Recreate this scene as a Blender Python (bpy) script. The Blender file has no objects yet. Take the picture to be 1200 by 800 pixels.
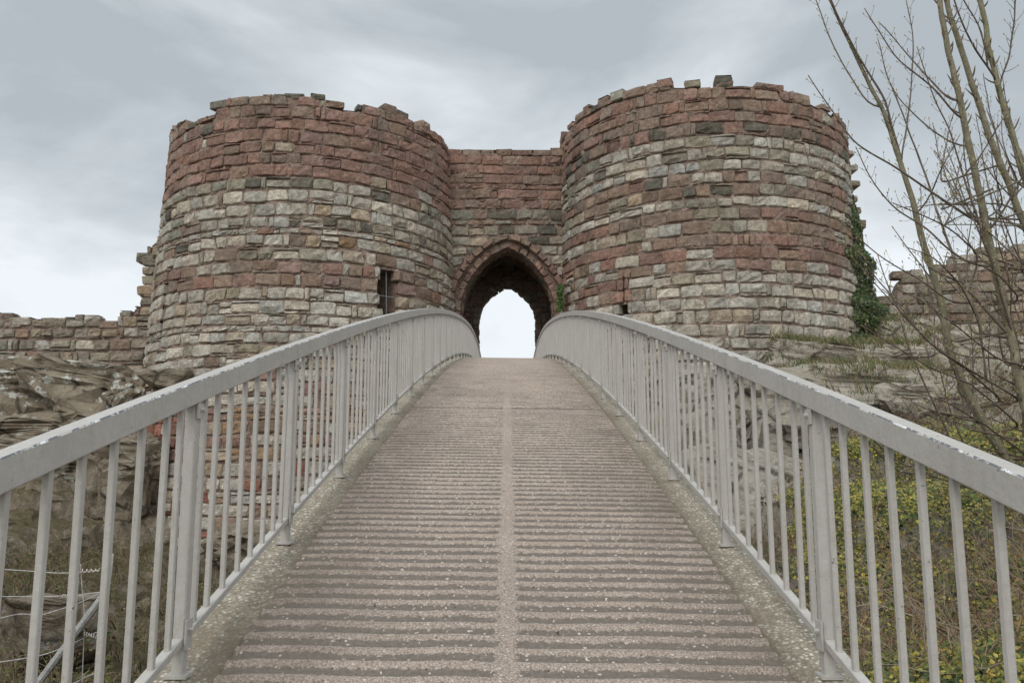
import bpy, math, random
import numpy as np
from mathutils import Vector, noise as mnoise

# ---------------------------------------------------------------- camera, world, sun, exposure
S = bpy.context.scene
PITCH = math.radians(8.3); F = 968.0
cam = bpy.data.cameras.new("camera"); camo = bpy.data.objects.new("camera", cam)
S.collection.objects.link(camo); S.camera = camo
cam.sensor_width = 36; cam.lens = F/1200*36
cam.clip_start = 0.05; cam.clip_end = 6000
camo.location = (0, 0, 0)
camo.rotation_euler = (math.pi/2 + PITCH, 0, -math.radians(0.326))

SUN_EL, SUN_AZ = math.radians(42), math.radians(205)      # direction the light comes from (azimuth from +Y, clockwise)
W = bpy.data.worlds.new("World"); S.world = W; W.use_nodes = True
def world():
    nt = W.node_tree; N = nt.nodes; L = nt.links; N.clear()
    out = N.new("ShaderNodeOutputWorld"); bg = N.new("ShaderNodeBackground")
    bg.inputs["Strength"].default_value = 0.10
    sky = N.new("ShaderNodeTexSky"); sky.sky_type = 'NISHITA'; sky.sun_disc = False
    sky.sun_elevation = SUN_EL; sky.sun_rotation = SUN_AZ
    tc = N.new("ShaderNodeTexCoord"); sep = N.new("ShaderNodeSeparateXYZ"); L.new(tc.outputs["Generated"], sep.inputs[0])
    mp = N.new("ShaderNodeMapping"); mp.inputs["Scale"].default_value = (1.0, 1.0, 2.2); mp.inputs["Location"].default_value = (0.35, 0.1, 0.9)
    L.new(tc.outputs["Generated"], mp.inputs[0])
    n1 = N.new("ShaderNodeTexNoise"); n1.inputs["Scale"].default_value = 2.1; n1.inputs["Detail"].default_value = 7; n1.inputs["Roughness"].default_value = 0.54
    n1.inputs["Distortion"].default_value = 0.35
    L.new(mp.outputs[0], n1.inputs["Vector"])
    def math_(op, a, b):
        m = N.new("ShaderNodeMath"); m.operation = op
        for i, v in enumerate((a, b)):
            if isinstance(v, (int, float)): m.inputs[i].default_value = v
            else: L.new(v, m.inputs[i])
        return m.outputs[0]
    # elevation: bright band of cloud low down, greyer above
    e = N.new("ShaderNodeMapRange"); e.inputs["From Min"].default_value = 0.16; e.inputs["From Max"].default_value = 0.46
    e.inputs["To Min"].default_value = 0.38; e.inputs["To Max"].default_value = -0.14
    L.new(sep.outputs["Z"], e.inputs["Value"])
    fac = math_('ADD', math_('MULTIPLY', math_('SUBTRACT', n1.outputs["Fac"], 0.5), 2.9), e.outputs[0])
    fac = math_('ADD', fac, 0.38)
    ramp = N.new("ShaderNodeValToRGB"); cr = ramp.color_ramp
    cr.elements[0].position = 0.12; cr.elements[0].color = (3.8, 4.2, 4.5, 1)
    cr.elements[1].position = 0.88; cr.elements[1].color = (7.3, 7.7, 8.0, 1)
    m = cr.elements.new(0.5); m.color = (5.2, 5.65, 5.95, 1)
    L.new(fac, ramp.inputs[0])
    # cloud is brighter towards the hidden sun, behind the camera
    b = N.new("ShaderNodeMapRange"); b.inputs["From Min"].default_value = 0.15; b.inputs["From Max"].default_value = -0.9
    b.inputs["To Min"].default_value = 1.0; b.inputs["To Max"].default_value = 1.75
    L.new(sep.outputs["Y"], b.inputs["Value"])
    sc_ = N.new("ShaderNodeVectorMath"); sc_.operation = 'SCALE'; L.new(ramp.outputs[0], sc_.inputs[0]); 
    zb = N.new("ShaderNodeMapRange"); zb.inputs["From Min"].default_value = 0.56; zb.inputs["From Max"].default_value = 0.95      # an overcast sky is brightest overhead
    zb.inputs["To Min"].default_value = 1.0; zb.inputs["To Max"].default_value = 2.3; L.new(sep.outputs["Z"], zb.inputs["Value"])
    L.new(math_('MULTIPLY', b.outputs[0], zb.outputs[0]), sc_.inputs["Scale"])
    wm = N.new("ShaderNodeMix"); wm.data_type = 'RGBA'; wm.blend_type = 'MULTIPLY'; wf = N.new("ShaderNodeMapRange")      # the cloud round the sun is warmer than the rest
    wf.inputs["From Min"].default_value = 0.3; wf.inputs["From Max"].default_value = -0.5; L.new(sep.outputs["Y"], wf.inputs["Value"])
    L.new(wf.outputs[0], wm.inputs["Factor"]); L.new(sc_.outputs[0], wm.inputs["A"]); wm.inputs["B"].default_value = (1.05, 1.0, 0.93, 1)
    mix = N.new("ShaderNodeMix"); mix.data_type = 'RGBA'; mix.inputs["Factor"].default_value = 0.96
    L.new(sky.outputs[0], mix.inputs["A"]); L.new(wm.outputs["Result"], mix.inputs["B"])
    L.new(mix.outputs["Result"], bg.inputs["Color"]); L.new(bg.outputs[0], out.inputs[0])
world()
sun = bpy.data.lights.new("sun", 'SUN'); suno = bpy.data.objects.new("sun", sun); S.collection.objects.link(suno)
sun.energy = 0.95; sun.angle = math.radians(22); sun.color = (1.0, 0.96, 0.90)
sd = Vector((math.sin(SUN_AZ)*math.cos(SUN_EL), math.cos(SUN_AZ)*math.cos(SUN_EL), math.sin(SUN_EL)))
suno.rotation_euler = (-sd).to_track_quat('-Z', 'Y').to_euler()
S.view_settings.view_transform = 'Standard'; S.view_settings.look = 'None'
S.view_settings.gamma = 1; S.view_settings.exposure = 0.30; S.view_settings.use_curve_mapping = False

# ---------------------------------------------------------------- helpers
rng = np.random.default_rng(7); random.seed(7)
SP, CP = math.sin(PITCH), math.cos(PITCH)
CX = 594.5                                   # image column of the bridge axis
def zat(y, Y):                               # height of the sight line of row y at distance Y
    return Y*math.tan(PITCH + math.atan((400-y)/F))
def at(x, y, Y):                             # surveyed point: direction in the photo + distance
    z = zat(y, Y); D = Y*CP + z*SP
    return ((x-CX)/F*D, Y, z)
def vn(x, y, z=0.0): return mnoise.noise(Vector((x, y, z)))

def link(o, parent=None):
    S.collection.objects.link(o)
    if parent is not None: o.parent = parent
    return o
def tag(o, label=None, cat=None, group=None, kind=None):
    if label: o["label"] = label
    if cat: o["category"] = cat
    if group: o["group"] = group
    if kind: o["kind"] = kind
    return o
def empty(name, loc=(0, 0, 0)):
    o = bpy.data.objects.new(name, None); o.location = loc; o.empty_display_size = 0.3
    return link(o)

class MB:
    """collects geometry (world coordinates) with a colour per vertex, builds ONE mesh object"""
    def __init__(s): s.v = []; s.f = []; s.c = []; s.n = 0; s.m = []
    def add(s, v, f, col=(1, 1, 1), mat=0):
        v = np.asarray(v, float).reshape(-1, 3); s.v.append(v)
        s.f.extend([tuple(i+s.n for i in q) for q in f]); s.m.extend([mat]*len(f))
        c = np.asarray(col, float)
        s.c.append(np.broadcast_to(c, (len(v), 3)) if c.ndim == 1 else c)
        s.n += len(v)
    def box(s, c, h, col=(1, 1, 1), bev=0.0, X=(1, 0, 0), Y=(0, 1, 0), Z=(0, 0, 1), mat=0):
        c = np.array(c, float); X, Y, Z = [np.array(q, float) for q in (X, Y, Z)]
        vs = []; fs = []
        if bev <= 0:
            for k in (-1, 1):
                for j in (-1, 1):
                    for i in (-1, 1): vs.append(c+X*i*h[0]+Y*j*h[1]+Z*k*h[2])
            fs = [(0, 2, 3, 1), (4, 5, 7, 6), (0, 1, 5, 4), (2, 6, 7, 3), (0, 4, 6, 2), (1, 3, 7, 5)]
        else:   # chamfered along Z: 8-sided section
            a, b = h[0], h[1]
            sec = [(-a+bev, -b), (a-bev, -b), (a, -b+bev), (a, b-bev), (a-bev, b), (-a+bev, b), (-a, b-bev), (-a, -b+bev)]
            for k in (-1, 1):
                for (p, q) in sec: vs.append(c+X*p+Y*q+Z*k*h[2])
            fs = [tuple(range(7, -1, -1)), tuple(range(8, 16))]+[(i, (i+1) % 8, 8+(i+1) % 8, 8+i) for i in range(8)]
        s.add(vs, fs, col, mat)
    def tube(s, pts, rad, sides=6, col=(1, 1, 1), cap=True, mat=0):
        pts = np.asarray(pts, float); n = len(pts)
        rad = np.broadcast_to(np.asarray(rad, float), (n,))
        T = np.gradient(pts, axis=0); T /= np.linalg.norm(T, axis=1)[:, None]+1e-9
        up = np.array((0.31, 0.17, 0.93)); 
        A = np.cross(T, up); A /= np.linalg.norm(A, axis=1)[:, None]+1e-9
        B = np.cross(T, A)
        th = np.arange(sides)/sides*2*math.pi
        V = pts[:, None, :]+rad[:, None, None]*(A[:, None, :]*np.cos(th)[None, :, None]+B[:, None, :]*np.sin(th)[None, :, None])
        f = []
        for i in range(n-1):
            for j in range(sides):
                k = (j+1) % sides
                f.append((i*sides+j, i*sides+k, (i+1)*sides+k, (i+1)*sides+j))
        if cap: f.append(tuple(range(sides-1, -1, -1))); f.append(tuple((n-1)*sides+j for j in range(sides)))
        s.add(V.reshape(-1, 3), f, col, mat)
    def build(s, name, mats, parent=None, smooth=False, origin=None):
        me = bpy.data.meshes.new(name); V = np.concatenate(s.v)
        if origin is not None: V = V-np.array(origin)
        me.from_pydata([], [], [])
        nv = len(V); nf = len(s.f)
        me.vertices.add(nv); me.vertices.foreach_set("co", V.ravel())
        tot = np.fromiter((len(f) for f in s.f), int, nf); st = np.concatenate(([0], np.cumsum(tot)[:-1]))
        idx = np.fromiter((i for f in s.f for i in f), int, int(tot.sum()))
        me.loops.add(len(idx)); me.loops.foreach_set("vertex_index", idx)
        me.polygons.add(nf); me.polygons.foreach_set("loop_start", st); me.polygons.foreach_set("loop_total", tot)
        if not isinstance(mats, (list, tuple)): mats = [mats]
        for m in mats: me.materials.append(m)
        me.polygons.foreach_set("material_index", np.array(s.m))
        me.polygons.foreach_set("use_smooth", np.full(nf, smooth))
        me.update(calc_edges=True); me.validate()
        a = me.color_attributes.new("tint", 'FLOAT_COLOR', 'POINT')
        C = np.concatenate(s.c)
        a.data.foreach_set("color", np.concatenate([C, np.ones((len(C), 1))], 1).ravel())
        o = bpy.data.objects.new(name, me)
        if origin is not None: o.location = origin
        return link(o, parent)

# ---------------------------------------------------------------- materials
class NT:
    def __init__(s, name):
        s.mat = bpy.data.materials.new(name); s.mat.use_nodes = True; s.nt = s.mat.node_tree; s.N = s.nt.nodes; s.L = s.nt.links
        s.b = s.N["Principled BSDF"]; s.tc = s.N.new("ShaderNodeTexCoord")
        s.b.inputs["Specular IOR Level"].default_value = 0.25
        s.obj = s.N.new("ShaderNodeNewGeometry").outputs["Position"]
    def put(s, i, v):
        if isinstance(v, (int, float)): i.default_value = v
        elif isinstance(v, (tuple, list)): i.default_value = (*v, 1) if len(v) == 3 and len(i.default_value) == 4 else v
        else: s.L.new(v, i)
    def noise(s, scale, detail=4, rough=0.55, vec=None, dist=0.0, out="Fac"):
        n = s.N.new("ShaderNodeTexNoise"); s.put(n.inputs["Vector"], vec if vec is not None else s.obj)
        n.inputs["Scale"].default_value = scale; n.inputs["Detail"].default_value = detail
        n.inputs["Roughness"].default_value = rough; n.inputs["Distortion"].default_value = dist
        return n.outputs[out]
    def voro(s, scale, feature='F1', out="Distance", vec=None, rand=1.0):
        n = s.N.new("ShaderNodeTexVoronoi"); n.feature = feature; s.put(n.inputs["Vector"], vec if vec is not None else s.obj)
        n.inputs["Scale"].default_value = scale; n.inputs["Randomness"].default_value = rand
        return n.outputs[out]
    def scale(s, v, vec=None):
        m = s.N.new("ShaderNodeMapping"); m.inputs["Scale"].default_value = v; s.L.new(vec if vec is not None else s.obj, m.inputs[0]); return m.outputs[0]
    def rng(s, v, a, b, c=0.0, d=1.0):
        m = s.N.new("ShaderNodeMapRange"); s.put(m.inputs["Value"], v)
        for k, q in zip(("From Min", "From Max", "To Min", "To Max"), (a, b, c, d)): s.put(m.inputs[k], q)
        return m.outputs[0]
    def math(s, op, a, b=0.0):
        m = s.N.new("ShaderNodeMath"); m.operation = op; s.put(m.inputs[0], a); s.put(m.inputs[1], b); return m.outputs[0]
    def mix(s, f, a, b, mode='MIX'):
        m = s.N.new("ShaderNodeMix"); m.data_type = 'RGBA'; m.blend_type = mode
        s.put(m.inputs["Factor"], f); s.put(m.inputs["A"], a); s.put(m.inputs["B"], b); return m.outputs["Result"]
    def attr(s, name="tint", out="Color"):
        a = s.N.new("ShaderNodeAttribute"); a.attribute_name = name; return a.outputs[out]
    def bump(s, h, strength=0.5, dist=0.02, prev=None):
        b = s.N.new("ShaderNodeBump"); b.inputs["Strength"].default_value = strength; b.inputs["Distance"].default_value = dist
        s.put(b.inputs["Height"], h)
        if prev is not None: s.L.new(prev, b.inputs["Normal"])
        return b.outputs[0]
    def done(s, col, rough=0.85, nrm=None):
        s.put(s.b.inputs["Base Color"], col); s.put(s.b.inputs["Roughness"], rough)
        if nrm is not None: s.L.new(nrm, s.b.inputs["Normal"])
        return s.mat

def mat_stone():
    m = NT("sandstone_blocks"); t = m.attr()
    g = m.noise(1.6, 5, 0.6); fine = m.noise(14, 5, 0.7); mid = m.noise(4.5, 5, 0.65)
    c = m.mix(1.0, t, m.mix(m.rng(mid, 0.3, 0.7), (0.62, 0.60, 0.58), (1.25, 1.25, 1.23)), 'MULTIPLY')
    c = m.mix(1.0, c, m.mix(m.rng(fine, 0.3, 0.7), (0.66, 0.65, 0.63), (1.28, 1.28, 1.28)), 'MULTIPLY')
    # dark algae stains where rain runs
    st = m.noise(0.55, 5, 0.65, m.scale((1, 1, 0.45)))
    c = m.mix(m.rng(st, 0.56, 0.72, 0, 0.5), c, (0.085, 0.080, 0.066))
    c = m.mix(m.rng(m.noise(2.4, 6, 0.72, m.scale((1, 1, 0.7))), 0.55, 0.68, 0, 0.45), c, (0.13, 0.115, 0.09))
    # pale lichen flecks
    li = m.math('MULTIPLY', m.rng(m.noise(9, 3, 0.6), 0.66, 0.72), m.rng(g, 0.50, 0.62))
    c = m.mix(m.math('MULTIPLY', li, 0.65), c, (0.50, 0.49, 0.44))
    n = m.bump(m.noise(7, 7, 0.72), 1.0, 0.10); n = m.bump(m.noise(28, 4, 0.7, m.scale((1, 1, 2.0))), 0.8, 0.03, n)
    return m.done(c, 0.92, n)
def mat_mortar():
    m = NT("pink_lime_mortar")
    a = m.noise(3, 5, 0.65); b = m.noise(18, 4, 0.7)
    c = m.mix(m.rng(a, 0.35, 0.65), (0.23, 0.165, 0.135), (0.47, 0.365, 0.31))
    c = m.mix(m.rng(b, 0.35, 0.7), c, (0.14, 0.105, 0.085))
    n = m.bump(b, 1.0, 0.06)
    return m.done(c, 0.95, n)
def mat_rock():
    m = NT("weathered_sandstone_rock")
    a = m.noise(0.5, 6, 0.62, dist=0.6); b = m.noise(3.2, 6, 0.7); sv = m.scale((1, 1, 2.4)); s_ = m.noise(1.1, 8, 0.68, sv, 0.25)
    c = m.mix(m.rng(a, 0.35, 0.68), (0.33, 0.29, 0.24), (0.50, 0.465, 0.41))
    c = m.mix(m.rng(b, 0.3, 0.72), m.mix(0.35, c, (0.12, 0.11, 0.09)), c)
    c = m.mix(m.rng(s_, 0.58, 0.66, 0, 0.32), c, (0.10, 0.09, 0.07))
    c = m.mix(m.rng(m.noise(1.1, 3), 0.58, 0.68, 0, 0.4), c, (0.12, 0.12, 0.05))
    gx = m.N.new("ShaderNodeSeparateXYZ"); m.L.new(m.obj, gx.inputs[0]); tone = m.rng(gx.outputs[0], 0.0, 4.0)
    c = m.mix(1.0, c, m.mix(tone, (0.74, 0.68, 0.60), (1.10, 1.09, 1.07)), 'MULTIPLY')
    li = m.math('MULTIPLY', m.rng(m.noise(2.3, 8, 0.62), 0.545, 0.56), m.rng(m.noise(0.55, 3), 0.46, 0.50))
    t = m.attr()                               # red channel of the tint: how much white lichen this rock carries
    sepc = m.N.new("ShaderNodeSeparateColor"); m.L.new(t, sepc.inputs[0])
    c = m.mix(m.math('MULTIPLY', li, sepc.outputs[0]), c, (0.56, 0.56, 0.52))
    wv = m.mix(0.30, m.obj, m.noise(0.9, 5, 0.6, out="Color")); ed = m.rng(m.voro(0.55, 'DISTANCE_TO_EDGE', vec=m.scale((1, 1, 1.7), wv)), 0.0, 0.05)
    ed = m.math('MAXIMUM', ed, m.rng(m.noise(0.8, 4, 0.6), 0.46, 0.54))
    c = m.mix(m.rng(ed, 0, 0.8, 0.7, 0), c, (0.05, 0.044, 0.035))
    n = m.bump(ed, 1.0, 0.25); n = m.bump(m.voro(1.3, vec=wv), 0.7, 0.35, n); n = m.bump(m.rng(s_, 0.40, 0.56), 0.5, 0.14, n); n = m.bump(m.noise(5, 7, 0.75), 1.0, 0.12, n); n = m.bump(m.noise(22, 4, 0.7), 0.6, 0.03, n)
    return m.done(c, 0.92, n)
def mat_ground(rock):
    m = NT("rocky_scrub_ground")
    a = m.noise(0.5, 6, 0.62, dist=0.6); b = m.noise(3.2, 6, 0.7); sv = m.scale((1, 1, 2.6)); s_ = m.noise(1.0, 8, 0.68, sv, 0.25)
    r = m.mix(m.rng(a, 0.35, 0.68), (0.29, 0.255, 0.21), (0.46, 0.42, 0.365))
    r = m.mix(m.rng(s_, 0.58, 0.66, 0, 0.35), r, (0.10, 0.088, 0.068))
    r = m.mix(m.rng(b, 0.3, 0.6, 0.5, 0), r, (0.09, 0.08, 0.065))
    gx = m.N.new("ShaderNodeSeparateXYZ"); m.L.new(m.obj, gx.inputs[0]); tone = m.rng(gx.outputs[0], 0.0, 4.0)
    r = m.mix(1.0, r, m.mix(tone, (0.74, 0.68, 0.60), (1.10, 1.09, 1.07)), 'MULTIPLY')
    li = m.math('MULTIPLY', m.rng(m.noise(6, 4, 0.65), 0.57, 0.62), m.rng(m.noise(0.35, 3), 0.52, 0.6))
    r = m.mix(m.math('MULTIPLY', li, 0.75), r, (0.5, 0.5, 0.46))
    v = m.mix(m.rng(m.noise(1.7, 5, 0.6), 0.35, 0.65), (0.115, 0.082, 0.052), (0.075, 0.085, 0.032))
    v = m.mix(m.rng(m.noise(9, 5, 0.75), 0.35, 0.7), v, (0.17, 0.135, 0.085))
    g = m.N.new("ShaderNodeNewGeometry"); sp = m.N.new("ShaderNodeSeparateXYZ"); m.L.new(g.outputs["True Normal"], sp.inputs[0])
    f = m.math('ADD', sp.outputs["Z"], m.rng(m.noise(0.7, 5, 0.6), 0.3, 0.7, -0.33, 0.33))
    c = m.mix(m.rng(f, 0.58, 0.76), r, v)
    wv = m.mix(0.30, m.obj, m.noise(0.9, 5, 0.6, out="Color")); ed = m.rng(m.voro(0.5, 'DISTANCE_TO_EDGE', vec=m.scale((1, 1, 1.7), wv)), 0.0, 0.05)
    ed = m.math('MAXIMUM', ed, m.rng(m.noise(0.8, 4, 0.6), 0.46, 0.54))
    c = m.mix(m.rng(ed, 0, 0.8, 0.7, 0), c, (0.05, 0.044, 0.035))
    n = m.bump(ed, 1.0, 0.25); n = m.bump(m.voro(1.3, vec=wv), 0.7, 0.35, n); n = m.bump(m.rng(s_, 0.40, 0.56), 0.5, 0.14, n); n = m.bump(m.noise(5, 7, 0.75), 1.0, 0.15, n)
    return m.done(c, 0.95, n)
def mat_deck():
    m = NT("ribbed_exposed_aggregate_concrete")
    rib = m.attr("tint"); sc = m.N.new("ShaderNodeSeparateColor"); m.L.new(rib, sc.inputs[0])
    e = m.noise(38, 3, 0.7); w = m.noise(2.2, 4, 0.6)
    f = m.math('ADD', sc.outputs[0], m.rng(e, 0.3, 0.7, -0.25, 0.25)); f = m.math('ADD', f, m.rng(w, 0.3, 0.7, -0.13, 0.13))
    k = m.rng(f, 0.42, 0.58)
    pc = m.voro(95, 'F1', "Color"); pd = m.voro(95, 'F1', "Distance")
    sp = m.N.new("ShaderNodeSeparateColor"); m.L.new(pc, sp.inputs[0])
    peb = m.mix(sp.outputs[0], (0.42, 0.34, 0.287), (0.56, 0.465, 0.40))
    peb = m.mix(m.rng(sp.outputs[1], 0.95, 0.98), peb, (0.74, 0.68, 0.61))
    peb = m.mix(m.rng(pd, 0.35, 0.70, 0, 0.6), peb, (0.22, 0.17, 0.145))
    smo = m.mix(m.rng(m.noise(60, 4, 0.7), 0.35, 0.65), (0.115, 0.099, 0.084), (0.18, 0.155, 0.134))
    smo = m.mix(m.rng(sp.outputs[2], 0.965, 0.985), smo, (0.55, 0.46, 0.40))
    c = m.mix(k, smo, peb)
    c = m.mix(m.rng(m.noise(0.9, 5, 0.6), 0.42, 0.72, 0.0, 0.30), c, (0.15, 0.125, 0.105))
    c = m.mix(m.math('MULTIPLY', sc.outputs[2], m.rng(m.noise(30, 3), 0.3, 0.6, 0.5, 1)), c, (0.07, 0.06, 0.045))
    xs_ = m.N.new("ShaderNodeSeparateXYZ"); m.L.new(m.obj, xs_.inputs[0]); ax = m.math('ABSOLUTE', xs_.outputs[0])
    wl = m.math('MULTIPLY', m.rng(ax, 0.55, 1.08), m.rng(m.noise(3.5, 5, 0.7), 0.35, 0.65))          # dirt gathers along both sides, the middle is walked clean
    c = m.mix(m.math('MULTIPLY', wl, 0.55), c, (0.115, 0.092, 0.068))
    c = m.mix(m.rng(m.noise(24, 2, 0.5), 0.735, 0.75), c, (0.06, 0.045, 0.035))
    n = m.bump(m.math('MULTIPLY', m.math('SUBTRACT', 0.5, pd), k), 1.0, 0.012); n = m.bump(m.noise(60, 4, 0.7), 0.4, 0.004, n)
    return m.done(c, 0.9, n)
def mat_kerb():
    m = NT("rough_pebble_concrete_edge")
    pd = m.voro(70); pc = m.voro(70, 'F1', "Color"); sp = m.N.new("ShaderNodeSeparateColor"); m.L.new(pc, sp.inputs[0])
    c = m.mix(sp.outputs[0], (0.28, 0.245, 0.19), (0.46, 0.41, 0.335))
    c = m.mix(m.rng(sp.outputs[1], 0.84, 0.9), c, (0.70, 0.67, 0.60))
    c = m.mix(m.rng(pd, 0.3, 0.65, 0, 0.6), c, (0.15, 0.125, 0.09))
    c = m.mix(m.rng(m.noise(1.6, 6, 0.65, m.scale((1, 0.6, 1))), 0.48, 0.66, 0, 0.7), c, (0.17, 0.140, 0.10))
    t = m.attr(); st = m.N.new("ShaderNodeSeparateColor"); m.L.new(t, st.inputs[0])     # dirt line along the ribbed surface
    c = m.mix(m.math('MULTIPLY', st.outputs[0], m.rng(m.noise(5, 5, 0.7), 0.25, 0.6, 0.45, 1.0)), c, (0.12, 0.095, 0.068))
    n = m.bump(pd, -0.8, 0.012); n = m.bump(m.noise(8, 5, 0.7), 0.8, 0.03, n)
    return m.done(c, 0.92, n)
def mat_concrete():
    m = NT("plain_concrete"); c = m.mix(m.rng(m.noise(2, 6, 0.65), 0.35, 0.65), (0.20, 0.185, 0.16), (0.36, 0.34, 0.30))
    return m.done(c, 0.9, m.bump(m.noise(12, 6, 0.7), 0.6, 0.03))
def mat_paint():
    m = NT("weathered_grey_gloss_paint")
    a = m.noise(2.5, 5, 0.6); b = m.noise(26, 5, 0.7)
    c = m.mix(m.rng(a, 0.3, 0.7), (0.39, 0.372, 0.35), (0.455, 0.438, 0.418))
    c = m.mix(m.rng(b, 0.42, 0.75, 0, 0.30), c, (0.31, 0.285, 0.25))
    # grime and chips
    c = m.mix(m.rng(m.noise(60, 3, 0.6), 0.715, 0.74), c, (0.09, 0.085, 0.075))
    c = m.mix(m.rng(m.noise(11, 6, 0.75, m.scale((1, 1, 0.5))), 0.60, 0.74, 0, 0.4), c, (0.24, 0.235, 0.18))
    c = m.mix(m.rng(m.noise(7, 5, 0.75), 0.715, 0.73), c, (0.60, 0.61, 0.63))
    c = m.mix(m.rng(m.noise(5, 6, 0.7, m.scale((6, 6, 0.7))), 0.52, 0.70, 0, 0.35), c, (0.27, 0.25, 0.21))
    c = m.mix(m.rng(m.noise(33, 4, 0.6), 0.72, 0.745), c, (0.18, 0.13, 0.09))
    c = m.mix(m.rng(m.noise(19, 4, 0.7), 0.68, 0.695), c, (0.22, 0.205, 0.185))
    n = m.bump(m.noise(35, 5, 0.6), 0.5, 0.006)
    return m.done(c, m.rng(b, 0.3, 0.7, 0.38, 0.60), n)
def mat_tint(name, rough=0.85, nscale=8, lo=0.75, hi=1.2, bumpd=0.01, trans=0.0):
    m = NT(name); c = m.mix(1.0, m.attr(), m.mix(m.rng(m.noise(nscale, 5, 0.65), 0.3, 0.7), (lo, lo, lo), (hi, hi, hi)), 'MULTIPLY')
    if trans: m.b.inputs["Transmission Weight"].default_value = 0.0
    return m.done(c, rough, m.bump(m.noise(nscale*3, 4, 0.7), 0.6, bumpd) if bumpd else None)
def mat_edge():
    m = NT("chipped_paint_edge"); q = m.noise(9, 6, 0.8)
    c = m.mix(m.rng(q, 0.47, 0.51), (0.45, 0.44, 0.42), (0.13, 0.135, 0.15)); c = m.mix(m.rng(m.noise(13, 5, 0.8), 0.56, 0.60), c, (0.72, 0.73, 0.76))
    return m.done(c, 0.5, m.bump(q, 0.5, 0.004))
M_EDGE = mat_edge()
M_STONE, M_MORTAR, M_ROCK = mat_stone(), mat_mortar(), mat_rock()
M_GROUND, M_DECK, M_KERB, M_CONC, M_PAINT = mat_ground(None), mat_deck(), mat_kerb(), mat_concrete(), mat_paint()
M_LEAF = mat_tint("ivy_leaves", 0.45, 3, 0.75, 1.25, 0)
def mat_bark():
    m = NT("tree_bark"); t = m.attr()
    c = m.mix(1.0, t, m.mix(m.rng(m.noise(16, 6, 0.7, m.scale((1, 1, 0.5))), 0.3, 0.7), (0.6, 0.6, 0.6), (1.35, 1.33, 1.3)), 'MULTIPLY')
    c = m.mix(m.rng(m.noise(5, 5, 0.7), 0.52, 0.62, 0, 0.55), c, (0.13, 0.14, 0.07)); c = m.mix(m.rng(m.noise(24, 3, 0.6), 0.62, 0.66, 0, 0.7), c, (0.33, 0.33, 0.29))
    c = m.mix(m.rng(m.noise(30, 2, 0.5, m.scale((0.4, 0.4, 2.2))), 0.64, 0.68, 0, 0.7), c, (0.06, 0.05, 0.04))
    return m.done(c, 0.85, m.bump(m.noise(40, 5, 0.7), 0.8, 0.012))
M_BARK = mat_bark()
M_TWIG = mat_tint("dry_twigs", 0.85, 6, 0.7, 1.3, 0)
M_METAL = mat_tint("rusty_galvanised_metal", 0.6, 40, 0.55, 1.3, 0.003)
def mat_iron():
    m = NT("black_iron"); return m.done((0.03, 0.03, 0.03), 0.5)
M_IRON = mat_iron()

# ---------------------------------------------------------------- bridge profile
def deck_z(Y):
    Y = np.asarray(Y, float); a = -1.66+0.2638*Y-0.0029*Y**2
    z26 = -1.66+0.2638*26-0.0029*26**2; s26 = 0.2638-0.0058*26
    b = z26+s26*(Y-26)-0.0058*(Y-26)**2
    return np.where(Y < 26, a, b)
FALL = 0.013                                  # the deck leans a little to the right
BR0, BR1 = -3.0, 43.4

# ---------------------------------------------------------------- ground
def smooth(a, b, x): t = np.clip((x-a)/(b-a), 0, 1); return t*t*(3-2*t)
ctrl = []
for (x, y, Y) in [(0, 446, 44), (80, 440, 44), (155, 446, 43.5), (-60, 440, 44), (0, 500, 41), (100, 505, 40.5), (150, 525, 39.5), (-80, 500, 41),
                  (0, 600, 35), (100, 600, 36), (170, 645, 37), (230, 655, 37.5), (330, 660, 37), (430, 660, 36.5), (0, 640, 29), (100, 650, 29),
                  (0, 700, 21), (100, 705, 21), (200, 720, 21), (0, 800, 12.5), (150, 810, 12.5),
                  (790, 432, 38.0), (850, 426, 38.3), (905, 418, 39), (960, 412, 40.5), (1010, 408, 43), (1045, 405, 47), (1120, 410, 48), (1200, 410, 49), (1300, 405, 49),
                  (760, 560, 35), (810, 560, 34.5), (850, 640, 31), (780, 640, 32), (880, 500, 35.5), (950, 500, 33), (1000, 450, 37), (1050, 470, 33), (1100, 440, 38),
                  (1100, 500, 28), (1180, 480, 27), (1280, 470, 27), (930, 570, 25), (1000, 520, 23), (1090, 530, 19.5), (1190, 530, 17.5), (1290, 520, 17),
                  (960, 700, 15.5), (930, 790, 13.5), (1080, 760, 12.4), (1190, 700, 12.2), (1290, 700, 11.6), (1190, 800, 9.0)]:
    ctrl.append(at(x, y, Y))
ctrl += [(-4, 6, -2.5), (-4, 0, -2.6), (4, 6, -2.6), (4, 0, -2.7), (-12, 2, -2.3), (12, 4, -1.6), (-25, 10, -2.5), (26, 12, 1.0), (0, 14, -5.2), (0, 24, -5.6), (0, 33, -5.4),
         (-6, 30, -5.0), (5, 26, -4.6), (0, -12, -2.3), (-15, -12, -2), (15, -12, -2), (-40, 44, 4), (-40, 25, -2.5), (42, 46, 6.5), (42, 25, 1.5), (0, 38, -4.5),
         (-8, 48, 3.2), (8, 48, 3.6), (-20, 55, 4.2), (20, 55, 5.5), (0, 62, 3.0), (-40, 62, 3.5), (40, 62, 4.5), (-60, 0, -5), (60, 0, -5), (0, -50, -4)]
ctrl = np.array(ctrl)
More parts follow.
